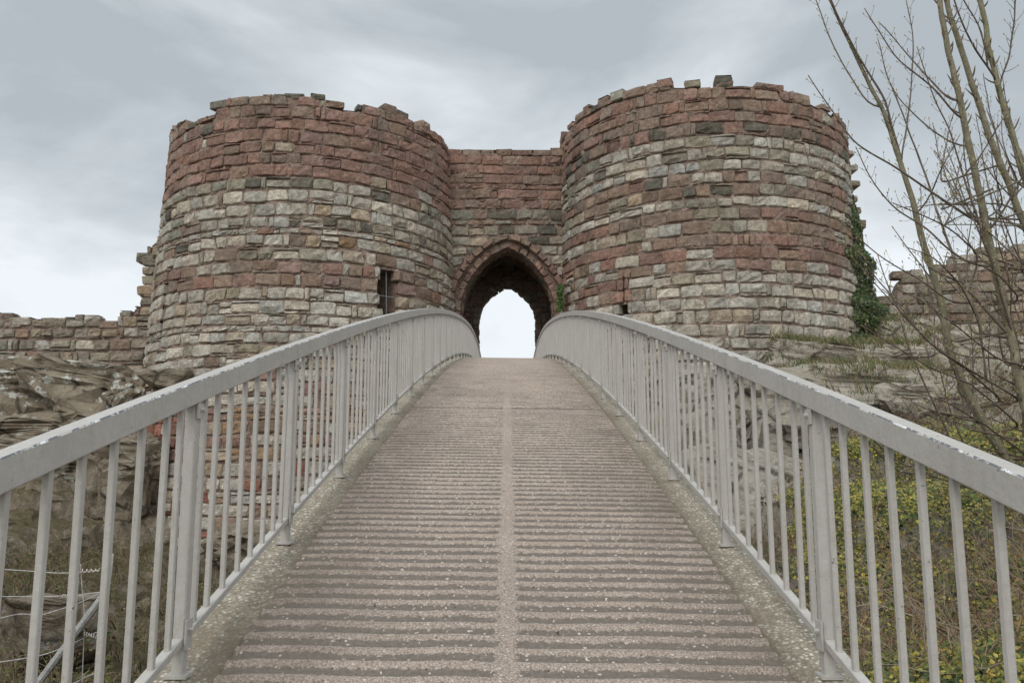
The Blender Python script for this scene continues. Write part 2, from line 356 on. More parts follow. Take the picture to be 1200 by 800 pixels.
def rbf_fit():
    P = ctrl[:, :2]; D = np.linalg.norm(P[:, None]-P[None], axis=2)
    A = np.zeros((len(P)+3, len(P)+3)); A[:len(P), :len(P)] = D+np.eye(len(P))*-0.15
    A[:len(P), -3:] = np.c_[np.ones(len(P)), P]; A[-3:, :len(P)] = A[:len(P), -3:].T
    return np.linalg.solve(A, np.r_[ctrl[:, 2], 0, 0, 0])
RW = rbf_fit()
_ph = np.random.default_rng(3)
_oct = [(k, _ph.uniform(0, 2*math.pi, 2), _ph.normal(size=2)) for k in range(60)]
def fbm(X, Y, base, octs=5, seed=0):
    r = np.random.default_rng(seed); out = np.zeros_like(X); amp = 1; fr = base; tot = 0
    for o in range(octs):
        for j in range(5):
            a = r.uniform(0, 2*math.pi); p = r.uniform(0, 2*math.pi); q = r.uniform(0, 2*math.pi); s_ = r.uniform(0.7, 1.4)
            out += amp*np.sin(fr*s_*(X*math.cos(a)+Y*math.sin(a))+p+1.3*np.sin(fr*0.7*(X*math.sin(a)-Y*math.cos(a))+q))/2.2
        tot += amp; amp *= 0.55; fr *= 2.03
    return out/tot
def height(X, Y, detail=True):
    X = np.asarray(X, float); Y = np.asarray(Y, float); sh = X.shape; x = X.ravel(); y = Y.ravel(); h = np.zeros_like(x)
    n = len(ctrl)
    xc = np.clip(x, -60, 60); yc = np.clip(y, -50, 64)
    for i in range(n): h += RW[i]*np.hypot(xc-ctrl[i, 0], yc-ctrl[i, 1])
    h += RW[-3]+RW[-2]*xc+RW[-1]*yc
    if detail:
        rk = smooth(11, 16, y)*smooth(56, 46, y)
        h += rk*0.55*fbm(x, y, 0.9, 5, 1)+(1-rk)*0.16*fbm(x, y, 1.2, 4, 2)
        # sandstone beds: step the slope into ledges
        st = 1.15; off = 0.5*fbm(x, y, 0.22, 3, 5)
        q = (h+off)/st; fl = np.floor(q); fr = q-fl
        led = (fl+smooth(0.50, 0.92, fr))*st-off
        w = rk*np.clip(0.75+0.5*fbm(x, y, 0.3, 2, 9), 0.25, 1)
        h = h*(1-w)+led*w+rk*0.10*fbm(x, y, 5.5, 3, 4)
    # keep clear of the deck; solid ground at both ends of the bridge
    dz = deck_z(np.clip(y, -3, 43.4))
    lim = np.where(y > 41, dz-0.05, np.where(y < 0.5, dz-0.6, dz-1.4)); near = smooth(3.6, 2.0, np.abs(x))*smooth(-6, -3, y)*smooth(64, 60, y)
    h = np.where(near > 0, np.minimum(h, lim+(1-near)*6), h)
    gate = smooth(3.8, 3.0, np.abs(x))*smooth(41.6, 42.4, y)*smooth(70, 60, y)
    h = h*(1-gate)+gate*(deck_z(43.4)-0.03)
    # beyond the crag the land falls away to the plain
    r = np.hypot(x, y-15); h = h-smooth(62, 260, r)*70-smooth(60, 110, y)*6
    return h.reshape(sh)
def axis(lo, hi, d, far, g=1.16):
    a = list(np.arange(lo, hi+1e-6, d)); s_ = d; x = a[-1]
    while x < far: s_ *= g; x += s_; a.append(x)
    s_ = d; x = a[0]
    while x > -far: s_ *= g; x -= s_; a.insert(0, x)
    return np.array(a)
xs = axis(-26, 28, 0.17, 3000); ys = axis(1, 50, 0.17, 3000)
GX, GY = np.meshgrid(xs, ys); GZ = height(GX, GY)
mb = MB(); nx, ny = len(xs), len(ys)
ii = (np.arange(ny-1)[:, None]*nx+np.arange(nx-1)[None, :]).ravel()
mb.add(np.c_[GX.ravel(), GY.ravel(), GZ.ravel()], np.c_[ii, ii+1, ii+1+nx, ii+nx].tolist())
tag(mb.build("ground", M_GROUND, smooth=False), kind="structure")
def gz(x, y): return float(height(np.array([x]), np.array([y]))[0])

# ---------------------------------------------------------------- masonry generator
PAL = dict(grey=(0.47, 0.435, 0.385), pale=(0.53, 0.495, 0.44), buff=(0.41, 0.34, 0.27), red=(0.30, 0.192, 0.162), brown=(0.285, 0.212, 0.172),
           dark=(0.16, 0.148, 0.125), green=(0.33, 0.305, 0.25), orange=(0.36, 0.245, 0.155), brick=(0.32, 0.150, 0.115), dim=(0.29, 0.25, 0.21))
def pick(pr):
    k = list(pr); w = np.array([pr[q] for q in k], float); w /= w.sum()
    n = k[rng.choice(len(k), p=w)]; c = np.array(PAL[n])*rng.normal(1.0, 0.095)
    return n, np.clip(c*(1+rng.normal(0, 0.03)*np.array((1, 0.1, -0.9))), 0.03, 0.75)
UU = np.array([-1, -0.86, -0.3, 0.3, 0.86, 1]); VV = np.array([-1, -0.80, 0, 0.80, 1])
_U, _V = np.meshgrid(UU, VV); NU, NV = len(UU), len(VV)
_BORD = [i for i in range(NU)]+[r*NU+NU-1 for r in range(1, NV)]+[(NV-1)*NU+c for c in range(NU-2, -1, -1)]+[r*NU for r in range(NV-2, 0, -1)]
_SF = [(r*NU+c, r*NU+c+1, (r+1)*NU+c+1, (r+1)*NU+c) for r in range(NV-1) for c in range(NU-1)]
_nb = len(_BORD)
_SF += [(_BORD[k], NU*NV+k, NU*NV+(k+1) % _nb, _BORD[(k+1) % _nb]) for k in range(_nb)]
def stone(mb, fn, s0, s1, z0, z1, kind, col, joint=0.035, out=0.05, back=-0.12, flip=False):
    w, h = s1-s0, z1-z0; rough = 1.0 if kind not in ('red', 'brown', 'brick') else 0.6
    j = min(joint, 0.3*min(w, h))
    jit = rng.normal(0, 0.055*min(w, h)*rough+0.008, 8)
    a0, a1, b0, b1 = s0+j/2, s1-j/2, z0+j/2, z1-j/2
    U, V = _U, _V
    # round the corners
    cr = 0.08+0.18*(rough-0.4)*rng.random()
    cu = 1-cr*np.abs(V)**6*(np.abs(U)**6)*min(1, h/w)
    cv = 1-cr*np.abs(U)**6*(np.abs(V)**6)
    u = U*cu; v = V*cv
    fu, fv = (u+1)/2, (v+1)/2
    s = a0+(a1-a0)*fu; z = b0+(b1-b0)*fv
    s = s+(1-fv)*((1-fu)*jit[0]+fu*jit[1])+fv*((1-fu)*jit[2]+fu*jit[3])
    z = z+(1-fu)*((1-fv)*abs(jit[4])+fv*-abs(jit[5]))+fu*((1-fv)*abs(jit[6])+fv*-abs(jit[7]))+0.012*np.sin(3*U+jit[0]*90)*(np.abs(V) > .5)
    o = out*(0.6+0.8*rng.random()); bul = (0.012+0.085*(rough-0.45)*rng.random())*min(1, h/0.4)
    d = o+bul*(1-np.abs(U)**3)*(1-np.abs(V)**3)+rng.normal(0, 0.012+0.012*rough, U.shape)
    edge = (np.abs(U) == 1) | (np.abs(V) == 1)
    d = np.where(edge, o*0.45-0.01, d)+rng.normal(0, 0.026)*U*0.6+rng.normal(0, 0.020)*V
    P = fn(s.ravel(), z.ravel(), d.ravel())
    B = fn(s.ravel()[_BORD], z.ravel()[_BORD], np.full(_nb, back))
    cc = np.broadcast_to(col, (len(P)+_nb, 3))
    f = _SF if not flip else [q[::-1] for q in _SF]
    mb.add(np.r_[P, B], f, cc)
def trim(a, b, ivs):
    """what is left of the span a..b once the openings are taken out"""
    out = [(a, b)]
    for (p, q) in ivs:
        nxt = []
        for (u, v) in out:
            if q <= u or p >= v: nxt.append((u, v)); continue
            if p > u: nxt.append((u, p))
            if q < v: nxt.append((q, v))
        out = nxt
    return [(u, v) for (u, v) in out if v-u > 0.10]
def masonry(mb, fn, smin, smax, courses, wr, pal, keep, joint=0.035, out=0.05, back=-0.12, thin=0.22, flip=False, wave=0.05, wf=0.35, cut=None):
    """courses: list of (z0, z1); pal(s, z) -> probabilities; keep(s, z, hw, hh) -> bool"""
    for (z0, z1) in courses:
        s = smin-rng.random()*wr[0]; h = z1-z0
        while s < smax:
            w = rng.uniform(*wr)*(0.75+0.5*min(1, h/0.55)) if rng.random() > 0.12 else wr[0]*0.6
            sc = s+w/2; zz = (z0+z1)/2
            off = wave*math.sin(sc*wf+z0*0.6)+wave*0.5*math.sin(sc*wf*2.7+z0)
            if keep(sc, zz+off, w/2, h/2):
                kind, col = pick(pal(sc, zz)); col = col*(1+0.22*vn(sc*0.35, zz*0.5, smin))
                a, b = z0+off, z1+off
                if cut is not None:
                    ivs = cut(zz+off)
                    if any(p < s+w and q > s for (p, q) in ivs):
                        for (u, v) in trim(s, s+w, ivs): stone(mb, fn, u, v, a, b, kind, col, joint, out, back, flip)
                        s += w; continue
                r = rng.random()
                if r < thin and h > 0.3:
                    t = rng.uniform(0.15, 0.24)*h; k2, c2 = pick(pal(sc, zz))
                    if rng.random() < 0.6: stone(mb, fn, s, s+w, b-t, b, k2, c2, joint*0.7, out, back, flip); b -= t
                    else: stone(mb, fn, s, s+w*0.55, a, a+t, k2, c2, joint*0.7, out, back, flip); stone(mb, fn, s+w*.55, s+w, a, a+t, k2, c2*0.9, joint*0.7, out, back, flip); a += t
                elif r < thin+0.015 and h > 0.35:
                    m = (a+b)/2; k2, c2 = pick(pal(sc, zz)); stone(mb, fn, s, s+w, a, m, k2, c2, joint, out, back, flip); a = m
                stone(mb, fn, s, s+w, a, b, kind, col, joint, out, back, flip)
            s += w
def make_courses(z0, z1, h, var=0.16):
    out = []; z = z0
    while z < z1:
        k = h*rng.uniform(1-var, 1+var) if rng.random() > 0.08 else h*0.5
        out.append((z, z+k)); z += k
    return out
def core(mb, fn, s0, s1, ds, z0, z1, dz, keep, top=None, mat=1, flip=False, d=0.0):
    """mortar behind the stones: a grid with the openings left out"""
    ns = int(round((s1-s0)/ds)); nz = int(round((z1-z0)/dz))
    ss = np.linspace(s0, s1, ns+1); zs = np.linspace(z0, z1, nz+1)
    A, B = np.meshgrid(ss, zs)
    if top is not None:
        T = top(ss); B = np.minimum(B, T[None, :])
    V = fn(A.ravel(), B.ravel(), np.full(A.size, d)-0.035+0.05*np.sin(A.ravel()*3.1+np.sin(B.ravel()*2.3)*2)*np.sin(B.ravel()*4.3+A.ravel())+rng.normal(0, 0.022, A.size)); f = []
    for r in range(nz):
        zc = (zs[r]+zs[r+1])/2
        for c in range(ns):
            sc = (ss[c]+ss[c+1])/2
            if not keep(sc, zc): continue
            if top is not None and zs[r] >= min(T[c], T[c+1]) and zs[r] >= max(T[c], T[c+1]): continue
            q = (r*(ns+1)+c, r*(ns+1)+c+1, (r+1)*(ns+1)+c+1, (r+1)*(ns+1)+c)
            f.append(q[::-1] if flip else q)
    mb.add(V, f, (1, 1, 1), mat)

# ---------------------------------------------------------------- round towers
TY = 46.0
def tower(xc, R0, k, prof, bands, slits, zbase, label, extras, right):
    ctr = (xc, TY)
    def R(z): return R0+(18-z)*k
    # s = arc length measured at radius 8, s=0 faces the camera (-Y), grows towards +X
    def fn(s, z, d):
        s = np.asarray(s, float); z = np.asarray(z, float); r = R(z)+d; a = s/8.0
        return np.c_[ctr[0]+r*np.sin(a), ctr[1]-r*np.cos(a), z]
    px = np.array([p[0] for p in prof], float); py = np.array([p[1] for p in prof], float)
    def topz(s):
        s = np.atleast_1d(np.asarray(s, float)); z = np.full(s.shape, 17.0); a = s/8.0
        X = ctr[0]+R(17.5)*np.sin(a); Y = ctr[1]-R(17.5)*np.cos(a)
        for _ in range(6):
            D = Y*CP+z*SP; x = CX+F*X/D; y = np.interp(x, px, py); z = Y*np.tan(PITCH+np.arctan((400-y)/F))
        front = np.abs(a) < 1.62
        zb = 17.6+0.35*np.sin(s*0.9)+0.25*np.sin(s*2.3)
        return np.where(front, z, zb)
    TS = np.linspace(-8*math.pi, 8*math.pi, 500); TZ = topz(TS)
    def tz(s): return np.interp(s, TS, TZ)
    def band(s, z):
        a = s/8.0; Y = ctr[1]-R(z)*math.cos(a)*1.0
        X = ctr[0]+R(z)*math.sin(a); Yf = ctr[1]-R(z)
        y = 400-F*math.tan(math.atan(z/Yf)-PITCH)           # row in the photo where this height shows at the tower's front
        x = CX+F*X/(Y*CP+z*SP)
        for (lim, pr, *rest) in bands:
            if rest and not (rest[0] <= x <= rest[1]): continue
            if y < lim: return pr
        return bands[-1][1]
    def in_slit(s, z, ms=0.0, mz=0.0):
        for (sc, w0, w1, za, zb) in slits:
            if za-mz < z < zb+mz:
                t = (z-za)/(zb-za); w = w0+(w1-w0)*t
                if abs(s-sc) < w/2+ms: return True
        return False
    mb = MB()
    def keep(s, z, hw, hh):
        if z+hh*0.4 > tz(s): return False
        return True
    masonry(mb, fn, -8*math.pi*0.72, 8*math.pi*0.72, make_courses(zbase, 19.9, 0.60, 0.13), (0.44, 1.05), band, keep, joint=0.030, out=0.045, back=-0.3, thin=0.17, cut=lambda z: [(sc-(w0+(w1-w0)*(z-za)/(zb-za))*(0.5+0.35*vn(z*1.9, 1.3)*(w0 > .5))+0.16*vn(z*1.1, 4.4)*(w0 > .5), sc+(w0+(w1-w0)*(z-za)/(zb-za))*(0.5+0.35*vn(z*1.7, 8.3)*(w0 > .5))+0.16*vn(z*1.1, 4.4)*(w0 > .5)) for (sc, w0, w1, za, zb) in slits if za-0.1 < z < zb+0.1])
    # blocks beside the slits, bigger ones first course
    core(mb, fn, -8*math.pi, 8*math.pi, 0.15, zbase, 20.0, 0.14, lambda s, z: not in_slit(s, z, 0.12, 0.0), top=lambda s: tz(s)-0.28)
    # the wall head and the inner face
    n = 120; a = np.linspace(-math.pi, math.pi, n+1); V = []; 
    for q in a:
        z = float(tz(q*8))-0.30
        V += [(ctr[0]+R(z)*math.sin(q), ctr[1]-R(z)*math.cos(q), z), (ctr[0]+(R0-1.6)*math.sin(q), ctr[1]-(R0-1.6)*math.cos(q), z-0.1), (ctr[0]+(R0-1.6)*math.sin(q), ctr[1]-(R0-1.6)*math.cos(q), 12.0), (ctr[0], ctr[1], 12.0)]
    f = []
    for i in range(n): b = i*4; f += [(b, b+4, b+5, b+1), (b+1, b+5, b+6, b+2), (b+2, b+6, b+7)]
    mb.add(V, f, (1, 1, 1), 1)
    # wall-head stones: rough lumps along the broken top
    s = -8*1.5
    while s < 8*1.5:
        w = rng.uniform(0.45, 1.15); z = float(tz(s+w/2))
        if rng.random() < 0.5:
            h = rng.uniform(0.28, 0.42); kind, col = pick(dict(red=3, brown=3, dark=2.4, green=1.2, grey=0.5) if not right else dict(red=3, brown=4, dark=2.0, grey=0.6))
            stone(mb, fn, s, s+w, z-0.26, z-0.26+h, kind, col, 0.04, 0.03, -0.55)
            # upper bed of the lump
            P = fn(np.array([s+.04, s+w-.04, s+w-.06, s+.06]), np.array([z-0.26+h-.03, z-0.26+h-.03, z-.28+h, z-.28+h]), np.array([0.0, 0.0, -0.55, -0.55]))
            mb.add(P, [(0, 1, 2, 3)], col)
        s += w
    for (x, y, w, h, kind) in extras:        # single loose blocks on the wall head
        # find the angle whose column in the photo is x
        best = min(np.linspace(-12, 12, 400), key=lambda q: abs(CX+F*(ctr[0]+R(17)*math.sin(q/8))/((ctr[1]-R(17)*math.cos(q/8))*CP+float(tz(q))*SP)-x))
        z = float(tz(best))-0.30; h += 0.22; _, col = pick({kind: 1})
        stone(mb, fn, best-w/2, best+w/2, z, z+h, kind, col, 0.02, 0.05, -0.6)
        P = fn(np.array([best-w/2+.03, best+w/2-.03, best+w/2-.03, best-w/2+.03]), np.full(4, z+h-.03), np.array([0.05, 0.05, -0.6, -0.6])); mb.add(P, [(0, 1, 2, 3)], col)
    root = empty("round_tower", (xc, TY, 0)); tag(root, label, "castle tower")
    w_ = mb.build("wall", [M_STONE, M_MORTAR], root, origin=(xc, TY, 0)); w_.location = (0, 0, 0)
    # deep reveals of the slits
    for i, (sc, w0, w1, za, zb) in enumerate(slits):
        r = MB(); w0 += 0.26; w1 += 0.26
        for sg in (-1, 1):
            P = fn(np.array([sc+sg*w0/2, sc+sg*w0/2*0.6, sc+sg*w1/2*0.6, sc+sg*w1/2]), np.array([za, za, zb, zb]), np.array([-0.10, -1.62, -1.62, -0.10])); r.add(P, [(0, 1, 2, 3)], PAL['brown'])
        P = fn(np.array([sc-w1/2, sc+w1/2, sc+w1/2*.6, sc-w1/2*.6]), np.full(4, zb), np.array([-0.10, -0.10, -1.62, -1.62])); r.add(P, [(0, 1, 2, 3)], PAL['brown'])
        P = fn(np.array([sc-w0/2, sc+w0/2, sc+w0/2*.6, sc-w0/2*.6]), np.full(4, za), np.array([-0.10, -0.10, -1.62, -1.62])); r.add(P, [(0, 1, 2, 3)], PAL['brown'])
        w0 -= 0.26; w1 -= 0.26
        o = r.build("arrow_slit" if w0 > 0.15 or w1 > 0.15 else "crack", M_STONE, root, origin=(xc, TY, 0)); o.location = (0, 0, 0)
        if i == 0 and not right:
            b = MB(); zc = (za+zb)/2-0.1
            A = fn(np.array([sc+0.02, sc+0.02]), np.array([za, zb]), np.array([-0.25, -0.25])); b.tube(A, 0.022, 6)
            A = fn(np.array([sc-w0/2, sc+w0/2]), np.array([zc, zc]), np.array([-0.25, -0.25])); b.tube(A, 0.022, 6)
            bo = b.build("iron_bar", M_METALBAR, o, origin=(xc, TY, 0)); bo.location = (0, 0, 0)
    return root, fn, R
def mat_bar():
    m = NT("grey_iron_bar"); return m.done((0.22, 0.23, 0.24), 0.5)
M_METALBAR = mat_bar()

RED = dict(red=9, brown=1.6, grey=0.35, buff=0.2, dark=0.12)
GREY = dict(grey=7, pale=1.6, green=1.5, buff=0.6, brown=0.4, dark=0.35)
MIX = dict(grey=6, pale=1.2, green=1.2, buff=1.2, brown=1.3, red=0.6, orange=0.3, dark=0.15)
BIG = dict(grey=7, pale=3, buff=0.8, green=0.3, brown=0.15)
left_prof = [(150, 175), (193, 162), (204, 152), (212, 147), (218, 151), (235, 141), (250, 136), (254, 121), (280, 116), (310, 113), (345, 111), (383, 112), (384, 121), (420, 125), (446, 129),
             (470, 132), (495, 142), (512, 154), (517, 160), (531, 175), (560, 178)]
left_bands = [(122, dict(red=3, brown=4, dark=3, green=1)), (211, RED), (222, dict(green=5, grey=2, dark=1.2, brown=1)), (252, GREY), (264, dict(green=3, grey=2, dark=2, brown=1)), (300, MIX),
              (322, dict(brown=3, red=1, grey=4, buff=1.5)), (340, dict(red=2.5, brown=4, grey=3, buff=.7)), (430, BIG), (475, dict(grey=4, buff=2, brown=2, pale=1, red=1)),
              (545, dict(brick=7, red=2, grey=0.6), 150, 222), (545, dict(grey=3, buff=2, brown=2, orange=1.5, red=1), 222, 700), (900, dict(pale=3, grey=3, buff=2.2, brown=1, brick=0.8))]
right_prof = [(640, 175), (652, 168), (656, 160), (664, 150), (672, 140), (684, 129), (700, 124), (712, 117), (726, 112), (744, 104), (772, 97), (790, 96), (800, 96), (845, 97), (870, 95), (885, 94),
              (905, 100), (925, 104), (945, 112), (957, 119), (970, 124), (978, 134), (988, 140), (992, 155), (1010, 160)]
right_bands = [(112, dict(red=4, brown=5, dark=1.3)), (150, dict(red=5, brown=5, grey=0.5, dark=0.3)), (161, dict(red=3, brown=4, dark=3.0)), (173, dict(pale=4, grey=4, brown=0.8, dark=1, green=1)),
               (186, dict(green=4, grey=4, pale=1, dark=1)), (205, dict(pale=4, grey=6, green=1, brown=0.5)), (218, dict(brown=6, red=2, grey=2.2, dark=.3)), (232, dict(brown=5, green=2, dark=1, buff=1)),
               (247, dict(grey=5, pale=3, green=1)), (262, dict(brown=5, red=3, green=1)), (274, dict(green=3, grey=3, brown=3, buff=1)), (288, dict(red=4, brown=4, grey=2.0)), (303, dict(red=4, brown=3, grey=3)),
               (322, dict(grey=5, pale=1, red=2, brown=1), 700, 1100), (345, dict(red=3, brown=3, grey=4), 600, 735), (900, BIG)]
LX, RX = -11.13, 11.13
def s_of(xc, x, R):      # arc position on a tower for an image column, at mid height
    best = min(np.linspace(-12.5, 12.5, 1200), key=lambda q: abs(CX+F*(xc+R*math.sin(q/8))/((TY-R*math.cos(q/8))*CP+10*SP)-x)); return float(best)
sl = s_of(LX, 455, 8.1); Yl = TY-8.1*math.cos(sl/8)
sl2 = s_of(LX, 195, 8.3); Yl2 = TY-8.3*math.cos(sl2/8)
slits_l = [(sl, 1.12, 0.74, zat(372, Yl), zat(317, Yl)), (sl2, 0.10, 0.5, zat(402, Yl2), zat(330, Yl2))]
root_L, fn_L, R_L = tower(LX, 7.75, 0.045, left_prof, left_bands, slits_l, -5.2, "left round tower, red courses over grey ones, with a tall barred arrow slit",
                     [(458, 122, 0.75, 0.42, 'brown'), (215, 150, 0.7, 0.38, 'brown'), (345, 111, 1.0, 0.12, 'dark'), (372, 112, 0.7, 0.14, 'dark')], False)
sr = s_of(RX, 731, 8.1); Yr = TY-8.1*math.cos(sr/8)
slits_r = [(sr, 0.09, 0.09, zat(352, Yr), zat(323, Yr)), (sr-0.15, 0.62, 0.42, zat(371, Yr), zat(356, Yr))]
root_R, fn_R, R_R = tower(RX, 8.0, 0.012, right_prof, right_bands, slits_r, -1.0, "right round tower striped in red and grey stone, with ivy down its outer side",
                     [(848, 92, 0.85, 0.5, 'dark'), (706, 120, 0.8, 0.42, 'brown'), (722, 112, 0.9, 0.42, 'green'), (778, 96, .8, .3, 'red'), (812, 98, .8, .22, 'green'), (687, 130, .6, .3, 'red')], True)

# ---------------------------------------------------------------- gate wall with its pointed arch
GYW = 45.2
def arch_pts(pts, base):       # right half (x, z) apex first -> full outline from left foot to right foot
    r = [(x, z) for (x, z) in pts]; r.append((pts[-1][0], base))
    return np.array([(-x, z) for (x, z) in r[::-1]]+r[1:])
FL = float(deck_z(43.4))
outer = arch_pts([(0, 11.85), (0.45, 11.68), (0.9, 11.42), (1.42, 10.95), (1.95, 10.25), (2.3, 9.62), (2.5, 9.0), (2.56, 8.3)], FL-0.2)
def resample(P, d):
    L = np.r_[0, np.cumsum(np.hypot(*np.diff(P, axis=0).T))]; n = max(2, int(L[-1]/d)); q = np.linspace(0, L[-1], n)
    return np.c_[np.interp(q, L, P[:, 0]), np.interp(q, L, P[:, 1])]
class Path:
    def __init__(s, P):
        s.P = resample(P, 0.08); s.L = np.r_[0, np.cumsum(np.hypot(*np.diff(s.P, axis=0).T))]
        T = np.gradient(s.P, axis=0)
        k = np.ones(5)/5; T = np.c_[np.convolve(np.pad(T[:, 0], 2, 'edge'), k, 'valid'), np.convolve(np.pad(T[:, 1], 2, 'edge'), k, 'valid')]
        T /= np.linalg.norm(T, axis=1)[:, None]; s.Nn = np.c_[-T[:, 1], T[:, 0]]     # outwards (left of travel, path goes left foot -> apex -> right foot)
    def __call__(s, q, o):
        x = np.interp(q, s.L, s.P[:, 0]); z = np.interp(q, s.L, s.P[:, 1]); nx = np.interp(q, s.L, s.Nn[:, 0]); nz = np.interp(q, s.L, s.Nn[:, 1])
        return x+nx*o, z+nz*o
def inside(P, x, z, grow=0.0):
    d = P[:, :].copy(); cx = 0
    # polygon test against outline grown outwards
    zc = z; half = np.interp(zc, [P[0, 1], *P[:len(P)//2+1, 1][1:]], np.abs([P[0, 0], *P[:len(P)//2+1, 0][1:]]), right=-1)
    return abs(x) < half+grow
po = Path(outer)
grow_out = np.array([po(q, 0.80) for q in po.L]).reshape(-1, 2); grow_in = np.array([po(q, 0.10) for q in po.L]).reshape(-1, 2)
def half_at(G, z):
    m = G[:, 0] <= 0.02; A = G[m]; o = np.argsort(A[:, 1]); return float(np.interp(z, A[o, 1], -A[o, 0], right=-1))
gw = empty("gate_wall", (0, GYW, 0)); tag(gw, "red stone wall with a deep pointed gateway arch, between the two round towers", "castle gate")
def gfn(s, z, d): s = np.asarray(s, float); return np.c_[s, GYW-np.asarray(d)+0*s, np.asarray(z, float)]
ztop = zat(176, GYW)
def gpal(s, z):
    y = 400-F*math.tan(math.atan(z/GYW)-PITCH)
    if y < 250: return dict(red=7, brown=2, grey=0.25, dark=0.15)
    if y < 262: return dict(brown=3, dark=3, green=3)
    if y < 300: return dict(grey=4, buff=2, dark=1.5, green=1, brown=1.5)
    return dict(brown=3, grey=3, green=2)
mb = MB()
masonry(mb, gfn, -4.0, 4.0, make_courses(FL-0.3, ztop-0.35, 0.60, 0.10), (0.6, 1.1), gpal, lambda s, z, hw, hh: True, cut=lambda z: [(-half_at(grow_out, z)+.05, half_at(grow_out, z)-.05)] if half_at(grow_out, z) > 0.1 else [], joint=0.045, out=0.04, back=-0.3, thin=0.12)
s = -3.6                                    # broken wall head
while s < 3.6:
    w = rng.uniform(0.7, 1.2); h = 0.46 if not (1.6 < s < 3.4) else 0.60; k, c = pick(dict(brown=4, red=3, dark=1))
    if rng.random() < 0.93:
        stone(mb, gfn, s, s+w, ztop-0.38, ztop-0.38+h*rng.uniform(.9, 1.05), k, c, 0.05, 0.04, -0.6); mb.add(gfn(np.array([s, s+w, s+w, s]), np.full(4, ztop-0.40+h*.9), np.array([0, 0, -.6, -.6])), [(0, 1, 2, 3)], c)
    s += w
core(mb, gfn, -4.2, 4.2, 0.12, FL-0.4, ztop-0.2, 0.12, lambda s, z: abs(s) > half_at(grow_in, z))
mb.add([(-4, GYW, ztop-.25), (4, GYW, ztop-.25), (4, GYW+7, ztop-.25), (-4, GYW+7, ztop-.25)], [(0, 1, 2, 3)], (1, 1, 1), 1)
o = mb.build("wall", [M_STONE, M_MORTAR], gw, origin=(0, GYW, 0)); o.location = (0, 0, 0)
# rings of wedge stones
def ring(name, o0, o1, dd, wr, pr, path, yy, parent, depth=-0.5):
    mb = MB(); q = 0.0
    while q < path.L[-1]:
        w = rng.uniform(*wr); q1 = min(q+w, path.L[-1]); k, c = pick(pr)
        def fn(s, z, d):
            x, zz = path(s, z); return np.c_[x, yy-np.asarray(d)+0*x, zz]
        stone(mb, fn, q, q1, o0, o1, k, c, 0.03, dd, depth, flip=True)
        q = q1
    mb2 = mb; q = path.L; xa, za = path(q, o0+0.02); xb, zb = path(q, o1-0.02)
    V = np.r_[np.c_[xa, np.full(len(q), yy+0.06), za], np.c_[xb, np.full(len(q), yy+0.06), zb], np.c_[xa, np.full(len(q), yy+0.5), za], np.c_[xb, np.full(len(q), yy+0.5), zb]]; n = len(q)
    f = [(i+n, i+n+1, i+1, i) for i in range(n-1)]+[(i, i+1, i+1+2*n, i+2*n) for i in range(n-1)]+[(i+3*n, i+1+3*n, i+1+n, i+n) for i in range(n-1)]
    mb.add(V, f, (1, 1, 1), 1)
    return mb.build(name, [M_STONE, M_MORTAR], parent, origin=(0, GYW, 0))
ring("hood_mould", 0.46, 0.86, 0.22, (0.42, 0.6), dict(brown=4, red=4, dark=0.6), po, GYW-0.16, gw).location = (0, 0, 0)
ring("arch_ring", 0.0, 0.45, 0.10, (0.42, 0.62), dict(brown=5, red=4, green=0.4), po, GYW+0.06, gw).location = (0, 0, 0)
# the reveal under the arch, the passage and its vault
mb = MB()
def rfn(path, y0):
    def fn(s, z, d):
        x, zz = path(s, -np.asarray(d)); return np.c_[x, y0+np.asarray(z)+0*x, zz]
    return fn
masonry(mb, rfn(po, GYW+0.1), 0.0, po.L[-1], [(0, 0.6), (0.6, 1.15)], (0.4, 0.7), lambda s, z: dict(brown=5, red=3, dark=1), lambda s, z, a, b: True, joint=0.03, out=0.03, back=-0.1, thin=0, flip=False, wave=0)
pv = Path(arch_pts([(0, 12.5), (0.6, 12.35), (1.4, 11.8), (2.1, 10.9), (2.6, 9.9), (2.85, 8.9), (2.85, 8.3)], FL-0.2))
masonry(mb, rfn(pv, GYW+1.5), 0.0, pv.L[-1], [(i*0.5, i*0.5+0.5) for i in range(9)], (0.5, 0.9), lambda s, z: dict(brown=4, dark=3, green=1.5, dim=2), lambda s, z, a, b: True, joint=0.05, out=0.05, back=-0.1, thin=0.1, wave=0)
for (pp, a, b, g) in ((po, 0.0, 1.3, 0.0), (pv, 1.3, 6.0, 0.02)):
    q = pp.L; n = len(q); x, z = pp(q, g+0.0)
    V = np.r_[np.c_[x, np.full(n, GYW+a), z], np.c_[x, np.full(n, GYW+b), z]]
    mb.add(V, [(i, i+1, i+1+n, i+n) for i in range(n-1)], (1, 1, 1), 1)
x1, z1 = po(po.L, 0.0); x2, z2 = pv(np.linspace(0, pv.L[-1], len(po.L)), 0.02); n = len(x1)
mb.add(np.r_[np.c_[x1, np.full(n, GYW+1.3), z1], np.c_[x2, np.full(n, GYW+1.3), z2]], [(i, i+1, i+1+n, i+n) for i in range(n-1)], (1, 1, 1), 1)
o = mb.build("passage_vault", [M_STONE, M_MORTAR], gw, origin=(0, GYW, 0)); o.location = (0, 0, 0)
